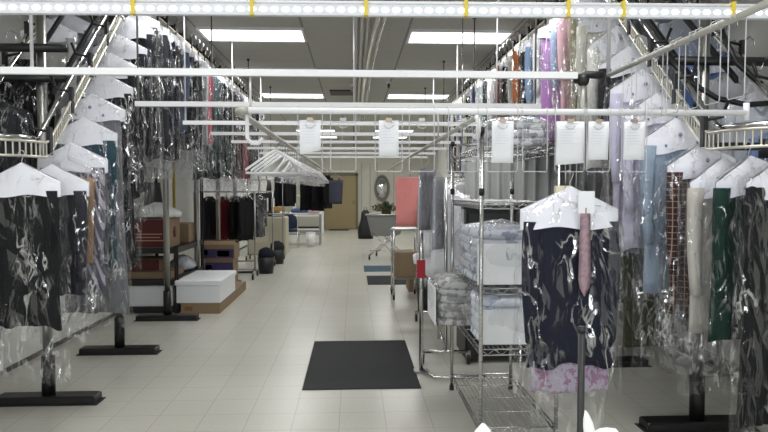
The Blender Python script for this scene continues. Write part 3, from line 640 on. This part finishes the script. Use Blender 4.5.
# ------------------------------------------------------------------ chrome wire shelving unit
def wire_shelf(mb, x0, x1, y0, y1, z, step=.028):
    for zz in (z, z-.035):
        mb.tube([(x0, y0, zz), (x1, y0, zz), (x1, y1, zz), (x0, y1, zz)], .0045, 6, closed=True)
    # zigzag truss on each side
    for (a, b) in (((x0, y0), (x1, y0)), ((x0, y1), (x1, y1)), ((x0, y0), (x0, y1)), ((x1, y0), (x1, y1))):
        L = math.dist(a, b); n = int(L/.04)
        mb.tube([(a[0]+(b[0]-a[0])*i/n, a[1]+(b[1]-a[1])*i/n, z-(.035 if i % 2 else 0)) for i in range(n+1)], .0025, 4, False)
    x = x0+step
    while x < x1-.01: mb.tube([(x, y0, z+.003), (x, y1, z+.003)], .0022, 4, False); x += step
    for k in range(1, 4):
        y = y0+(y1-y0)*k/4; mb.tube([(x0, y, z-.003), (x1, y, z-.003)], .004, 5, False)
SX0, SX1, SY0, SY1 = .745, 1.2, 3.68, 4.78
t = thing('wire_shelving_unit', 'chrome wire shelving unit on four posts right of the aisle', 'shelf', (0, 0, 0))
for x, y in ((SX0, SY0), (SX1, SY0), (SX0, SY1), (SX1, SY1)):
    p = MB().cyl(x, y, .03, 1.88, .0125, 12).build('post', M['chrome'], t)
    rg = MB()
    for k in range(70): rg.cyl(x, y, .06+k*.0254, .0625+k*.0254, .0131, 10)
    rg.build('post_grooves', M['steel'], p)
    MB().cyl(x, y, 1.5, 1.54, .016).build('sleeve_clip', M['black'], p); MB().cyl(x, y, 1.86, 1.895, .016).build('end_cap', M['black'], p)
    MB().cyl(x, y, 0, .035, .018).build('foot', M['black'], p)
for z in (1.78, 1.455, .95, .59, .12):
    mb = MB(); wire_shelf(mb, SX0, SX1, SY0, SY1, z); mb.build('wire_shelf', M['chrome'], t)
# wrapped linens on it
def bundle(label, x0, x1, y0, y1, z0, z1, rgb, pat=None, board=True, seed=1, name='linen_bundle', rz=0, side='front'):
    cx, cy = (x0+x1)/2, (y0+y1)/2; t = thing(name, label, 'bundle', (cx, cy, z0), rz, 'film wrapped linen bundles on the wire shelves'); rr = random.Random(seed)
    a, b, h = (x1-x0)/2, (y1-y0)/2, z1-z0
    def blob(g, hh, jit, n=36, m=9, lo=0):
        rings = []
        for i in range(m+1):
            q = i/m; s_ = math.sin(min(1, q*1.6+.25)*PI/2)**.5 if q < .5 else (max(.02, 1-((q-.5)/.5)**3))**.5
            rings.append([(x*s_ + rr.uniform(-jit, jit), y*s_ + rr.uniform(-jit, jit), lo+hh*q+(rr.uniform(-jit, jit) if i else 0)*.7) for x, y, _ in ringpts(a*g, b*g, 0, n, 0, 0, sq=.5)])
        return MB().loft(rings)
    # folded layers
    k = 0; z = .01; nl = max(2, int(h/.055))
    for l in range(nl):
        zz = .008 + (h-.03)*l/nl; hh = (h-.03)/nl
        rings = [[(x*s_, y*s_, zz+hh*q) for x, y, _ in ringpts(a*.9-.008*rr.random(), b*.92-.01*rr.random(), 0, 28, .004, rr.random()*6, sq=.45)] for q, s_ in ((.0, .96), (.25, 1), (.7, 1), (.98, .955))]
        MB().loft(rings).build('folded_layer', fabric(rgb, pat), t)
    if board:
        if side == 'front': MB().box(-a*.86, a*.86, -b*.99, -b*.955, .012, h*.72).build('cardboard_stiffener', M['foam'], t)
        else: MB().box(-a*.99, -a*.965, -b*.86, b*.86, .012, h*.8).build('cardboard_stiffener', M['foam'], t)
    bl = blob(1.05, h+.02, .011); bl.sm = [False]*len(bl.f); bl.build('plastic_wrap', M['poly'], t)
    return t
bundle('large film wrapped white and blue bedding on the third wire shelf, tilted', SX0-.05, SX1+.03, 3.72, 4.6, .955, 1.31, (204, 208, 218), ('print', (150, 156, 176), 16, .56), True, 2)
bundle('film wrapped grey patterned bedding bulging off the low shelf toward the aisle', SX0-.2, SX0+.27, 4.22, 4.72, .6, .93, (190, 190, 188), ('print', (142, 140, 142), 20, .5), True, 3, side='side')
bundle('film wrapped white bedding at the front of the low wire shelf', SX0-.02, SX1+.03, 3.72, 4.2, .595, .90, (220, 226, 236), ('print', (170, 178, 200), 9, .6), True, 4)
bundle('silvery film wrapped bundle on the top wire shelf', SX0+.05, SX1, 3.72, 4.3, 1.785, 1.97, (150, 152, 158), ('print', (210, 212, 216), 16, .5), False, 5)
# black cabinet behind
t = thing('storage_cabinet', 'black storage cabinet standing behind the wire shelving unit', 'cabinet', (1.6, 5.75, 0))
MB().box(-.62, .62, -.22, .25, .04, 1.36).build('body', M['black'], t); MB().bbox(-.64, .64, -.25, .27, 1.36, 1.4, .01).build('top', M['black'], t)
for s in (-1, 1):
    d = MB().bbox(-.6 if s < 0 else .01, -.01 if s < 0 else .6, -.242, -.222, .08, 1.33, .004).build('door', mat('black_door', (26, 26, 28), .35), t); MB().box(s*.05-.008, s*.05+.008, -.262, -.242, .6, .75).build('handle', M['steel'], d)

# ------------------------------------------------------------------ rolling garment racks
rolling_rack('chrome rolling rack beside the wire shelves with clothes on it', .80, .92, 5.5, 7.3, 1.62, .2)
t = thing('display_stand', 'chrome upright stand with square foot at the edge of the aisle', 'stand', (.59, 5.67, 0))
t.location = (.56, 5.25, 0)
MB().cyl(0, 0, .02, 1.42, .017, 12).build('pole', M['chrome'], t)
MB().box(-.06, .06, -.05, .05, 0, .02).build('foot_plate', M['steel'], t)
MB().tube([(0, 0, .03), (.08, -.25, .03), (.5, -.25, .03)], .015, 8).build('base_tube', M['chrome'], t)
MB().tube([(0, 0, .85), (.14, -.06, .72), (.14, -.06, .3)], .01, 8).build('side_brace', M['chrome'], t)
MB().box(-.04, .03, -.03, -.02, .8, .95).build('red_tag', M['red'], t)
rk = [(5.7, WHT, 'white', 'shirt', .9, None), (5.95, (30, 30, 34), 'black printed', 'shirt', .85, ('print', (210, 210, 210), 26, .62)), (6.2, (228, 228, 232), 'ice white', 'shirt', .95, None), (6.5, LGR, 'light grey', 'shirt', .9, None), (6.8, WHT, 'snow white', 'jacket', 1.0, None), (7.05, CHR, 'charcoal', 'jacket', .95, None)]
for y, c, cw, k, L, pat in rk:
    garment(KN[k], f'{cw} {k} on the chrome rolling rack behind the wire shelves', k, (.82+(y-5.5)*.066, y, 1.634), math.radians(R.uniform(-8, 12)), c, L, k, pat, False, True, .1, lite=True, film='bagf')
# second rack farther right with whites, seen through the shelves
rolling_rack('chrome rolling rack of white clothes near the right wall', 1.3, 1.3, 7.2, 8.8, 1.7, .22)
for i, (c, cw) in enumerate(((WHT, 'white'), (LGR, 'light grey'), (CRM, 'cream'), (CHR, 'charcoal'))):
    garment('pressed_shirt', f'{cw} shirt on the rolling rack near the right wall', 'shirt', (1.3, 7.4+.35*i, 1.715), .1, c, .9, 'shirt', None, False, True, .1, lite=True, film='bagf')

# ------------------------------------------------------------------ right middle: carts, stools, boxes, mirror
t = thing('laundry_cart', 'grey slanted laundry cart on chrome legs with casters right of the aisle', 'cart', (.72, 14.2, 0), math.radians(-14))
MB().loft([[(-.26, -.35, .52), (.26, -.35, .52), (.26, .35, .52), (-.26, .35, .52)], [(-.36, -.42, .98), (.36, -.42, .98), (.36, .42, .98), (-.36, .42, .98)]], True, False).build('canvas_basket', mat('grey_canvas', (136, 136, 134), .8), t)
MB().tube([(-.37, -.43, .985), (.37, -.43, .985), (.37, .43, .985), (-.37, .43, .985)], .018, 8, closed=True).build('rim', M['steel'], t)
for s in (-1, 1):
    MB().tube([(s*.3, -.38, .09), (-s*.26, -.36, .6)], .016, 8).build('leg', M['chrome'], t); MB().tube([(s*.3, .38, .09), (-s*.26, .36, .6)], .016, 8).build('leg', M['chrome'], t)
    caster(s*.3, -.38, t); caster(s*.3, .38, t)
MB().tube([(-.3, -.38, .2), (.3, -.38, .2)], .012, 8).build('cross_bar', M['chrome'], t)
t = thing('artificial_plant', 'heap of green and rust artificial foliage on the laundry cart', 'plant', (.72, 14.15, .985))
mb = MB(); mb2 = MB()
for k in range(260):
    a, r, e = R.uniform(0, 2*PI), R.uniform(0, .3), R.uniform(.0, .2); c = Vector((r*math.cos(a), r*math.sin(a)*.8, .03+e*(1-r*2)+.03)); d = Vector((R.uniform(-1, 1), R.uniform(-1, 1), R.uniform(0, 1))).normalized()*.1; s = d.cross(Vector((0, 0, 1))).normalized()*.035
    (mb if k % 4 else mb2).add([c, c+d*.5+s, c+d, c+d*.5-s, c+d*.5+Vector((0, 0, .006))], [(0, 1, 4), (1, 2, 4), (2, 3, 4), (3, 0, 4)])
mb.build('leaves', mat('leaf_green', (72, 96, 70), .6), t); mb2.build('dried_blossoms', mat('rust_blossom', (150, 96, 70), .7), t)
MB().loft([[(.12*s*math.cos(2*PI*k/12), .12*s*math.sin(2*PI*k/12), z) for k in range(12)] for z, s in ((0, .8), (.1, 1))]).build('basket', mat('wicker', (120, 90, 60), .8), t)
t = thing('oval_mirror', 'oval framed mirror hanging on the far wall right of the door', 'mirror', (1.1, YB-.05, 1.6))
n = 32
MB().tube([(.28*math.cos(2*PI*k/n), 0, .5*math.sin(2*PI*k/n)) for k in range(n)], .03, 8, closed=True).build('frame', mat('dark_frame', (130, 126, 120), .4), t)
MB().loft([[(.27*math.cos(2*PI*k/n), yy, .49*math.sin(2*PI*k/n)) for k in range(n)] for yy in (-.01, .01)]).build('mirror_glass', mat('mirror_silver', (225, 228, 230), .05, 1), t)
t = thing('black_bag', 'black bulging sack slumped on the floor by the far wall', 'bag', (.36, 20.0, 0))
MB().loft([[(x*s+R.uniform(-.015, .015), y*s, z) for x, y, _ in ringpts(.24, .17, 0, 24, .01, z*5)] for z, s in ((0, .95), (.15, 1.05), (.35, .95), (.55, .7), (.7, .55), (.82, .5), (.9, .25))]).build('sack', mat('black_nylon', (16, 16, 20), .5, bump=.6, bscale=9), t)
MB().tube([(-.05, 0, .85), (-.04, 0, .97), (.04, 0, .97), (.05, 0, .85)], .012, 6).build('handle', M['black'], t)
t = thing('cardboard_box', 'brown cardboard box under the chrome rack beyond the pink towel', 'box', (1.02, 9.7, 0))
MB().bbox(-.2, .2, -.25, .25, 0, .34, .003).build('carton', M['card'], t); MB().box(-.2, .2, -.03, .03, .34, .342).build('tape', mat('tan_tape', (190, 160, 110), .4), t)
t = thing('cardboard_box', 'smaller brown box stacked on the carton beyond the pink towel', 'box', (1.0, 9.7, .343))
MB().bbox(-.17, .17, -.2, .2, 0, .26, .003).build('carton', M['card'], t); MB().box(-.17, .17, -.02, .02, .26, .262).build('tape', mat('tan_tape', (190, 160, 110), .4), t)
t = thing('waste_bin', 'black bin with white liner beside the chrome rack', 'bin', (.98, 8.0, 0))
MB().tube([(0, 0, 0), (0, 0, .7)], [.17, .22], 24).build('bin_body', M['black'], t)
MB().loft([[(r*math.cos(2*PI*k/24)+R.uniform(-.006, .006), r*math.sin(2*PI*k/24), z+R.uniform(-.01, .01)) for k in range(24)] for z, r in ((.6, .225), (.7, .235), (.73, .2), (.68, .15))], False).build('liner', M['cape'], t)
t = thing('serving_trolley', 'chrome serving trolley with a white tray beyond the stand', 'trolley', (.92, 6.05+2.9, 0)); t.location = (.72, 9.0, 0)
for x in (-.17, .17):
    for y in (-.25, .25): MB().cyl(x, y, .09, 1.0, .013, 8).build('leg', M['chrome'], t); caster(x, y, t, .04)
for z in (.3, .98): MB().box(-.18, .18, -.26, .26, z-.01, z+.01).build('tray', M['steel'], t)
# mats
def matt(label, x0, x1, y0, y1, rgb):
    o = MB().bbox(x0, x1, y0, y1, 0, .009, .004).build('floor_mat', mat('ribbed_mat', rgb, .9, bump=.3, bscale=150)); return tag(o, label, 'mat')
matt('large black rubber mat lying in the middle of the aisle floor', -.4, .515, 4.82, 6.37, (46, 47, 49))
matt('black mat at the foot of the racks halfway down the aisle', .22, .88, 10.2, 11.24, (30, 30, 32))
matt('slate blue mat just beyond the second black mat', .19, .79, 11.86, 12.74, (62, 84, 98))
matt('dark doormat in front of the tan far door', -.95, -.2, 24.0, 24.6, (40, 36, 32))

# ------------------------------------------------------------------ left: metal shelf with boxes
t = thing('metal_shelving', 'dark slotted metal shelving against the left wall', 'shelf', (0, 0, 0))
X0, X1, Y0, Y1 = -2.85, -2.2, 7.95, 9.3
for x, y in ((X0, Y0), (X1, Y0), (X0, Y1), (X1, Y1)):
    p = MB().box(x-.025, x+.025, y-.004, y+.004, 0, (.84 if x > -2.5 else 1.85) if y < 9 else 1.85).box(x-.004+.0, x+.004, y-.025, y+.025, 0, (.84 if x > -2.5 else 1.85) if y < 9 else 1.85).build('post', M['dark'], t)
for z in (.06, .40, .79): MB().box(X0, X1, Y0, Y1, z-.02, z+.02).box(X0, X1, Y0-.012, Y0, z-.045, z+.025).box(X1, X1+.012, Y0, Y1, z-.045, z+.025).build('shelf_board', M['dark'], t)
maroon = mat('maroon_print', (92, 38, 42), .7)
def carton(label, x0, x1, y0, y1, z0, z1, rz=0, prints=(), m=None, open_=False, lid=None, name='cardboard_box', cat='box'):
    cx, cy = (x0+x1)/2, (y0+y1)/2; t = thing(name, label, cat, (cx, cy, z0), rz); a, b, h = (x1-x0)/2, (y1-y0)/2, z1-z0
    MB().bbox(-a, a, -b, b, 0, h, .003).build('carton', m or M['card'], t)
    for (u0, u1, v0, v1, mm, face) in prints:
        if face == 'f': MB().box(-a+2*a*u0, -a+2*a*u1, -b-.0015, -b, h*v0, h*v1).build('printed_panel', mm, t)
        else: MB().box(a, a+.0015, -b+2*b*u0, -b+2*b*u1, h*v0, h*v1).build('printed_panel', mm, t)
    if open_:
        for s in (-1, 1): MB().add([(-a, s*b, h), (a, s*b, h), (a, s*(b-.12), h+.05), (-a, s*(b-.12), h+.05), (-a, s*b, h+.003), (a, s*b, h+.003), (a, s*(b-.12), h+.053), (-a, s*(b-.12), h+.053)], [(0, 1, 2, 3), (4, 7, 6, 5), (0, 4, 5, 1), (1, 5, 6, 2), (2, 6, 7, 3), (3, 7, 4, 0)]).build('flap', m or M['card'], t)
    else: MB().box(-a, a, -.025, .025, h, h+.0015).build('tape', mat('tan_tape', (190, 160, 110), .4), t)
    return t
pale = mat('pale_lettering', (196, 150, 130), .7)
b1 = carton('maroon printed carton with a white sack over it on the shelf top', -2.84, -2.3, 8.0, 8.5, .815, 1.17, 0, [(.02, .98, .02, .98, maroon, 'f')])
lt = MB()
for q, (u0, u1, z) in enumerate(((.06, .3, .24), (.06, .85, .16), (.06, .8, .12), (.06, .88, .08), (.1, .25, .27))): lt.box(-.27+.54*u0, -.27+.54*u1, -.2545, -.2535, z, z+(.03 if q == 0 else .012))
lt.build('lettering', pale, b1)
MB().loft([[(.2516+.0*k, .0, 0)]*3]*1, False) if False else None
MB().tube([(.271, .0, .18), (.2735, .0, .18)], .08, 6).build('hexagon_emblem', maroon, b1)
t = thing('plastic_sack', 'translucent white plastic sack spilling over the maroon printed carton', 'sack', (-2.5, 8.25, 1.175))
MB().loft([[(x*s+R.uniform(-.02, .02), y*s+R.uniform(-.02, .02), z+R.uniform(-.012, .012)) for x, y, _ in ringpts(.27, .24, 0, 26, .01, z*9)] for z, s in ((.012, .95), (.03, 1.05), (.07, 1), (.12, .75), (.16, .4), (.19, .12))]).build('film', mat('milky_film', (226, 228, 226), .35, bump=.8, bscale=16), t)
carton('small brown carton behind the maroon one on the shelf top', -2.6, -2.25, 8.75, 9.2, .815, 1.07)
carton('flat brown tray box on the middle shelf', -2.84, -2.28, 8.0, 8.6, .425, .51)
carton('maroon box on the flat tray of the middle shelf', -2.8, -2.45, 8.1, 8.5, .515, .66, 0, [(.02, .98, .04, .96, maroon, 'f')])
t = thing('plastic_sack', 'crumpled clear plastic sack on the middle shelf toward the aisle', 'sack', (-2.38, 8.9, .425))
MB().loft([[(x*s+R.uniform(-.02, .02), y*s+R.uniform(-.02, .02), z) for x, y, _ in ringpts(.16, .2, 0, 22, .01, z*9)] for z, s in ((0, .8), (.05, 1.05), (.12, .9), (.19, .5), (.21, .1))]).build('film', mat('grey_film', (190, 194, 200), .25, bump=.9, bscale=16), t)
carton('white box on the lowest shelf of the dark shelving', -2.84, -2.26, 7.98, 8.6, .085, .34, m=M['foam'])
t = thing('office_chair_back', 'dark grey curved backrest leaning behind the maroon carton', 'backrest', (-2.72, 8.75, .812))
MB().loft([[(x, y, z) for x, y in ((-.13*s, -.02), (.13*s, -.02), (.13*s, .02), (-.13*s, .02))] for z, s in ((0, 1), (.6, .9), (.82, .7))], True, False).build('shell', mat('grey_shell', (70, 72, 74), .5), t)
# boxes on the floor
carton('brown carton on the lower tray of the chrome serving trolley', .58, .86, 8.8, 9.2, .312, .66)
carton('large flat brown carton on the floor under the white foam box', -2.14, -1.66, 7.9, 9.8, 0, .13, 0, [(.1, .3, .3, .7, mat('brown_print', (120, 86, 52), .8), 'f')])
t = thing('foam_box', 'white foam box with lid on the flat brown carton', 'box', (-1.93, 8.42, .132))
MB().bbox(-.27, .27, -.5, .5, 0, .22, .008).build('tub', M['foam'], t); MB().bbox(-.285, .285, -.515, .515, .22, .28, .01).build('lid', M['foam'], t)
purple = mat('purple_print', (60, 50, 96), .6)
carton('lower brown carton of the stack of two with purple print', -2.3, -1.86, 9.85, 10.26, 0, .46, 0, [(.02, .98, .45, .9, purple, 'f'), (.05, .25, .62, .82, M['paper'], 'f')])
tb = carton('open topped brown carton with purple labels, upper one of the stack', -2.36, -1.84, 9.84, 10.28, .464, .69, 0, [(.03, .97, .1, .7, purple, 'f'), (.08, .22, .3, .65, M['paper'], 'f'), (.5, .85, .2, .6, M['paper'], 'f')], open_=True)
t = thing('yellow_pole', 'thin yellow upright pole against the left wall behind the dark shelving', 'pole', (-2.72, 9.75, 0)); MB().cyl(0, 0, .02, 1.95, .022, 10).build('shaft', mat('yellow_paint', (206, 176, 70), .5), t); MB().cyl(0, 0, 0, .02, .05, 12).build('foot', M['black'], t)

# ------------------------------------------------------------------ left middle racks
rolling_rack('steel rolling rack of dark coats on the left beyond the carton stack', -2.75, -1.72, 11.1, 11.1, 1.5, .25, M['steel'])
gs = [(-2.5, (38, 40, 48), 'dark slate', 'coat'), (-2.02, BLK, 'black', 'coat'), (-2.25, (96, 26, 36), 'dark red', 'coat'), (-1.88, (30, 30, 34), 'soft black', 'coat')]
for x, c, cw, k in gs: garment('long_coat', f'{cw} coat on the steel rolling rack beyond the carton stack', 'coat', (x, 11.1, 1.515), math.radians(60), c, .85, k, None, False, False, lite=True)
rolling_rack('steel rolling rack farther down the left side by the white table', -2.5, -1.6, 12.6, 12.6, 1.5, .25, M['steel'])
for x, c, cw in ((-2.35, (70, 72, 78), 'dark grey'), (-2.1, BLK, 'black'), (-1.85, CHR, 'charcoal')): garment('long_coat', f'{cw} coat on the farther rolling rack on the left', 'coat', (x, 12.6, 1.515), math.radians(70), c, .9, 'coat', None, False, True, .1, lite=True)
rolling_rack('third steel rack on the left, low, holding dark folded cloth', -2.3, -1.55, 13.9, 13.9, 1.75, .25, M['steel'])
for i, (x, y, c, lb) in enumerate(((-1.62, 11.75, (30, 32, 44), 'dark folded cloths piled low beside the first steel rack'), (-1.6, 13.25, (44, 44, 50), 'dark folded cloths piled low beside the second steel rack'))):
    t = thing('clothes_basket', lb, 'basket', (x, y, .02)); t.location.z = 0
    MB().tube([(0, 0, 0), (0, 0, .3)], [.13, .16], 20).build('basket', M['dark'], t)
    MB().loft([[(x_*s+R.uniform(-.02, .02), y_*s, z+R.uniform(-.01, .01)) for x_, y_, _ in ringpts(.15, .15, 0, 20, .015, z*7)] for z, s in ((.29, .9), (.34, 1), (.42, .8), (.47, .3))]).build('folded_cloth', fabric(c), t)
# pressing machine
t = thing('steam_press', 'pale steam pressing machine with dark fittings down the left side', 'press', (-2.05, 15.3, 0))
MB().bbox(-.45, .45, -.35, .35, 0, .9, .03).build('cabinet', mat('machine_beige', (196, 190, 170), .5), t)
MB().loft([[(-.42, -.3, .95), (.42, -.3, .95), (.42, .3, .95), (-.42, .3, .95)], [(-.3, -.2, 1.02), (.3, -.2, 1.02), (.3, .2, 1.02), (-.3, .2, 1.02)]]).build('buck', M['steel'], t)
MB().tube([(0, .3, .9), (0, .34, 1.6), (0, .2, 1.75), (0, -.05, 1.5)], .04, 10).build('press_arm', M['dark'], t); MB().bbox(-.4, .4, -.28, .26, 1.34, 1.46, .02).build('press_head', M['dark'], t)
for k in range(4): MB().tube([(-.3+.2*k, .3, 1.2+.1*k), (-.25+.2*k, .32, 1.7), (-.3+.2*k, .3, 1.95)], .015, 6).build('hose', M['black'], t)
# table, chair, cushion, bin
t = thing('work_table', 'long white work table near the far end on the left', 'table', (-1.65, 17.9, 0))
MB().bbox(-.75, .75, -.35, .35, .86, .9, .005).build('table_top', M['white'], t)
for x in (-.7, .7):
    for y in (-.3, .3): MB().box(x-.02, x+.02, y-.02, y+.02, 0, .86).build('leg', M['steel'], t)
MB().box(-.68, .68, -.28, .28, .3, .32).build('lower_shelf', M['steel'], t)
def heap(name, label, cat, loc, a, b, h, c, sd=1):
    rr = random.Random(sd); o = MB().loft([[(loc[0]+x*s+rr.uniform(-.012, .012), loc[1]+y*s, loc[2]+z+(rr.uniform(-.008, .008) if z > 0 else 0)) for x, y, _ in ringpts(a, b, 0, 24, .01, z*9+sd)] for z, s in ((0, .95), (h*.3, 1.03), (h*.6, .97), (h*.85, .7), (h, .3))]).build(name, fabric(c)); return tag(o, label, cat)
heap('folded_cloth', 'mustard brown cloth heaped on the left end of the white table', 'cloth', (-2.15, 17.8, .9), .22, .25, .16, (150, 112, 52))
heap('folded_cloth', 'blue cloth heaped in the middle of the white table', 'cloth', (-1.5, 17.8, .9), .25, .25, .14, (80, 98, 130), 2)
heap('cushion', 'pale pink cushion on the right end of the white table', 'cushion', (-1.12, 17.65, .9), .17, .2, .2, (222, 190, 196), 3)
t = thing('tub_chair', 'chair with blue back and chrome tube frame pulled up to the white table', 'chair', (-1.7, 16.9, 0))
MB().bbox(-.2, .2, -.2, .2, .43, .49, .03).build('seat', fabric((44, 54, 76)), t)
MB().loft([[(x, y, z) for x, y in ((-a, -.2), (0, -.24), (a, -.2), (a, -.17), (0, -.21), (-a, -.17))] for z, a in ((.52, .2), (.7, .21), (.84, .17), (.9, .08))]).build('backrest', fabric((44, 54, 76)), t)
for x in (-.22, .22):
    MB().tube([(x, .2, 0), (x, .2, .46)], .012, 8).build('leg', M['chrome'], t); MB().tube([(x, -.22, 0), (x, -.21, .46)], .012, 8).build('leg', M['chrome'], t)
MB().tube([(-.22, -.21, .46), (-.22, -.2, .75), (-.17, -.19, .88), (0, -.19, .94), (.17, -.19, .88), (.22, -.2, .75), (.22, -.21, .46)], .014, 8).build('back_frame', M['chrome'], t)
t = thing('waste_bin', 'white tapered waste bin on the floor near the far door', 'bin', (-1.17, 17.3, 0))
t.location.y = 17.2
MB().tube([(0, 0, 0), (0, 0, .38)], [.1, .125], 20).build('bin_body', M['white'], t); MB().tube([(.125*math.cos(2*PI*k/20), .125*math.sin(2*PI*k/20), .385) for k in range(20)], .01, 6, closed=True).build('rim', M['white'], t)
t = thing('white_shelf_unit', 'white open shelf unit standing just left of the tan far door', 'shelf', (-1.65, 23.2, 0))
for x in (-.5, .5): MB().box(x-.05, x+.05, -.2, .2, 0, 1.35).build('side_panel', M['white'], t)
for z in (.1, .6, 1.33): MB().box(-.45, .45, -.2, .2, z-.02, z+.02).build('shelf_board', M['white'], t)
# far rail with black jackets
t = thing('garment_rail', 'chrome rail hung on rods near the far end holding dark jackets', 'rail', (0, 13.9, 1.93))
MB().tube([(-1.85, 0, 0), (-.2, 0, 0)], .013, 8).build('rail_tube', M['chrome'], t)
for x in (-1.8, -.25): MB().cyl(x, 0, 0, H-1.93, .007, 6).build('hanger_rod', M['wirew'], t)
for x, c, cw, L, yw in ((-1.6, BLK, 'leftmost black', .75, 60), (-1.4, (26, 26, 28), 'second black', .75, 65), (-1.03, BLK, 'third black', .85, 50), (-.79, (20, 20, 24), 'fourth black', .85, 55), (-.58, (22, 22, 24), 'fifth black', .8, 65)):
    garment('suit_jacket', f'{cw} jacket on the far chrome rail', 'jacket', (x, 13.9, 1.945), math.radians(yw), c, L, 'jacket', None, False, False, lite=True)
garment('folded_trousers', 'grey trousers rightmost on the far chrome rail', 'trousers', (-.4, 13.9, 1.945), 0, (70, 70, 84), .72, 'trousers', None, False, False, lite=True)

# ------------------------------------------------------------------ foreground: counter, pole, orchids
t = thing('service_counter', 'low front counter edge just below the picture', 'counter', (.75, .8, 0))
MB().box(-.55, .75, -.3, .25, 0, .9).build('body', M['white'], t); MB().bbox(-.6, .8, -.33, .28, .9, .94, .01).build('worktop', mat('grey_top', (150, 150, 150), .4), t)
t = thing('pole_stand', 'black upright pole rising in the foreground before the navy jacket', 'pole', (.55, 1.5, 0))
MB().cyl(0, 0, .012, 1.185, .0085, 12).build('pole', mat('black_pole', (38, 38, 40), .4), t); MB().cyl(0, 0, 1.185, 1.2, .0095, 12).build('cap', M['dark'], t); MB().cyl(0, 0, 0, .012, .11, 24).build('base', M['black'], t)
petal = mat('white_petal', (244, 243, 236), .6)
def orchid(label, x, y, z, big):
    t = thing('orchid', label, 'flower', (x, y, .94))
    h = z-.94
    MB().tube([(0, 0, 0), (0, 0, .09)], [.035, .05], 16).build('pot', M['white'], t)
    MB().tube([(0, 0, .08), (.01, 0, h*.6), (0, 0, h-.04)], .003, 6).build('stem', mat('green_stem', (90, 120, 60), .6), t)
    for k, (a, ll, wd) in enumerate(big):
        ca, sa = math.sin(a), math.cos(a); rings = []
        for i in range(7):
            q = i/6; ww = wd*math.sin(PI*min(.98, q*.92+.06))**.7; c = (ca*ll*q, -.006*q, h-.04+sa*ll*q); rings.append([(c[0]+ww*sa*math.cos(th), c[1]+.003*math.sin(th), c[2]-ww*ca*math.cos(th)) for th in [2*PI*j/10 for j in range(10)]])
        MB().loft(rings).build('petal', petal, t)
orchid('white petalled flower at the bottom edge, right one with pointed petal', .40, 1.03, 1.13, ((-.22, .075, .010), (.75, .055, .026), (2.0, .05, .025), (-1.6, .05, .02)))
orchid('white petalled flower tip at the bottom edge before the shelf post', .212, 1.03, 1.12, ((0, .065, .02), (1.2, .05, .02), (-1.2, .05, .02)))
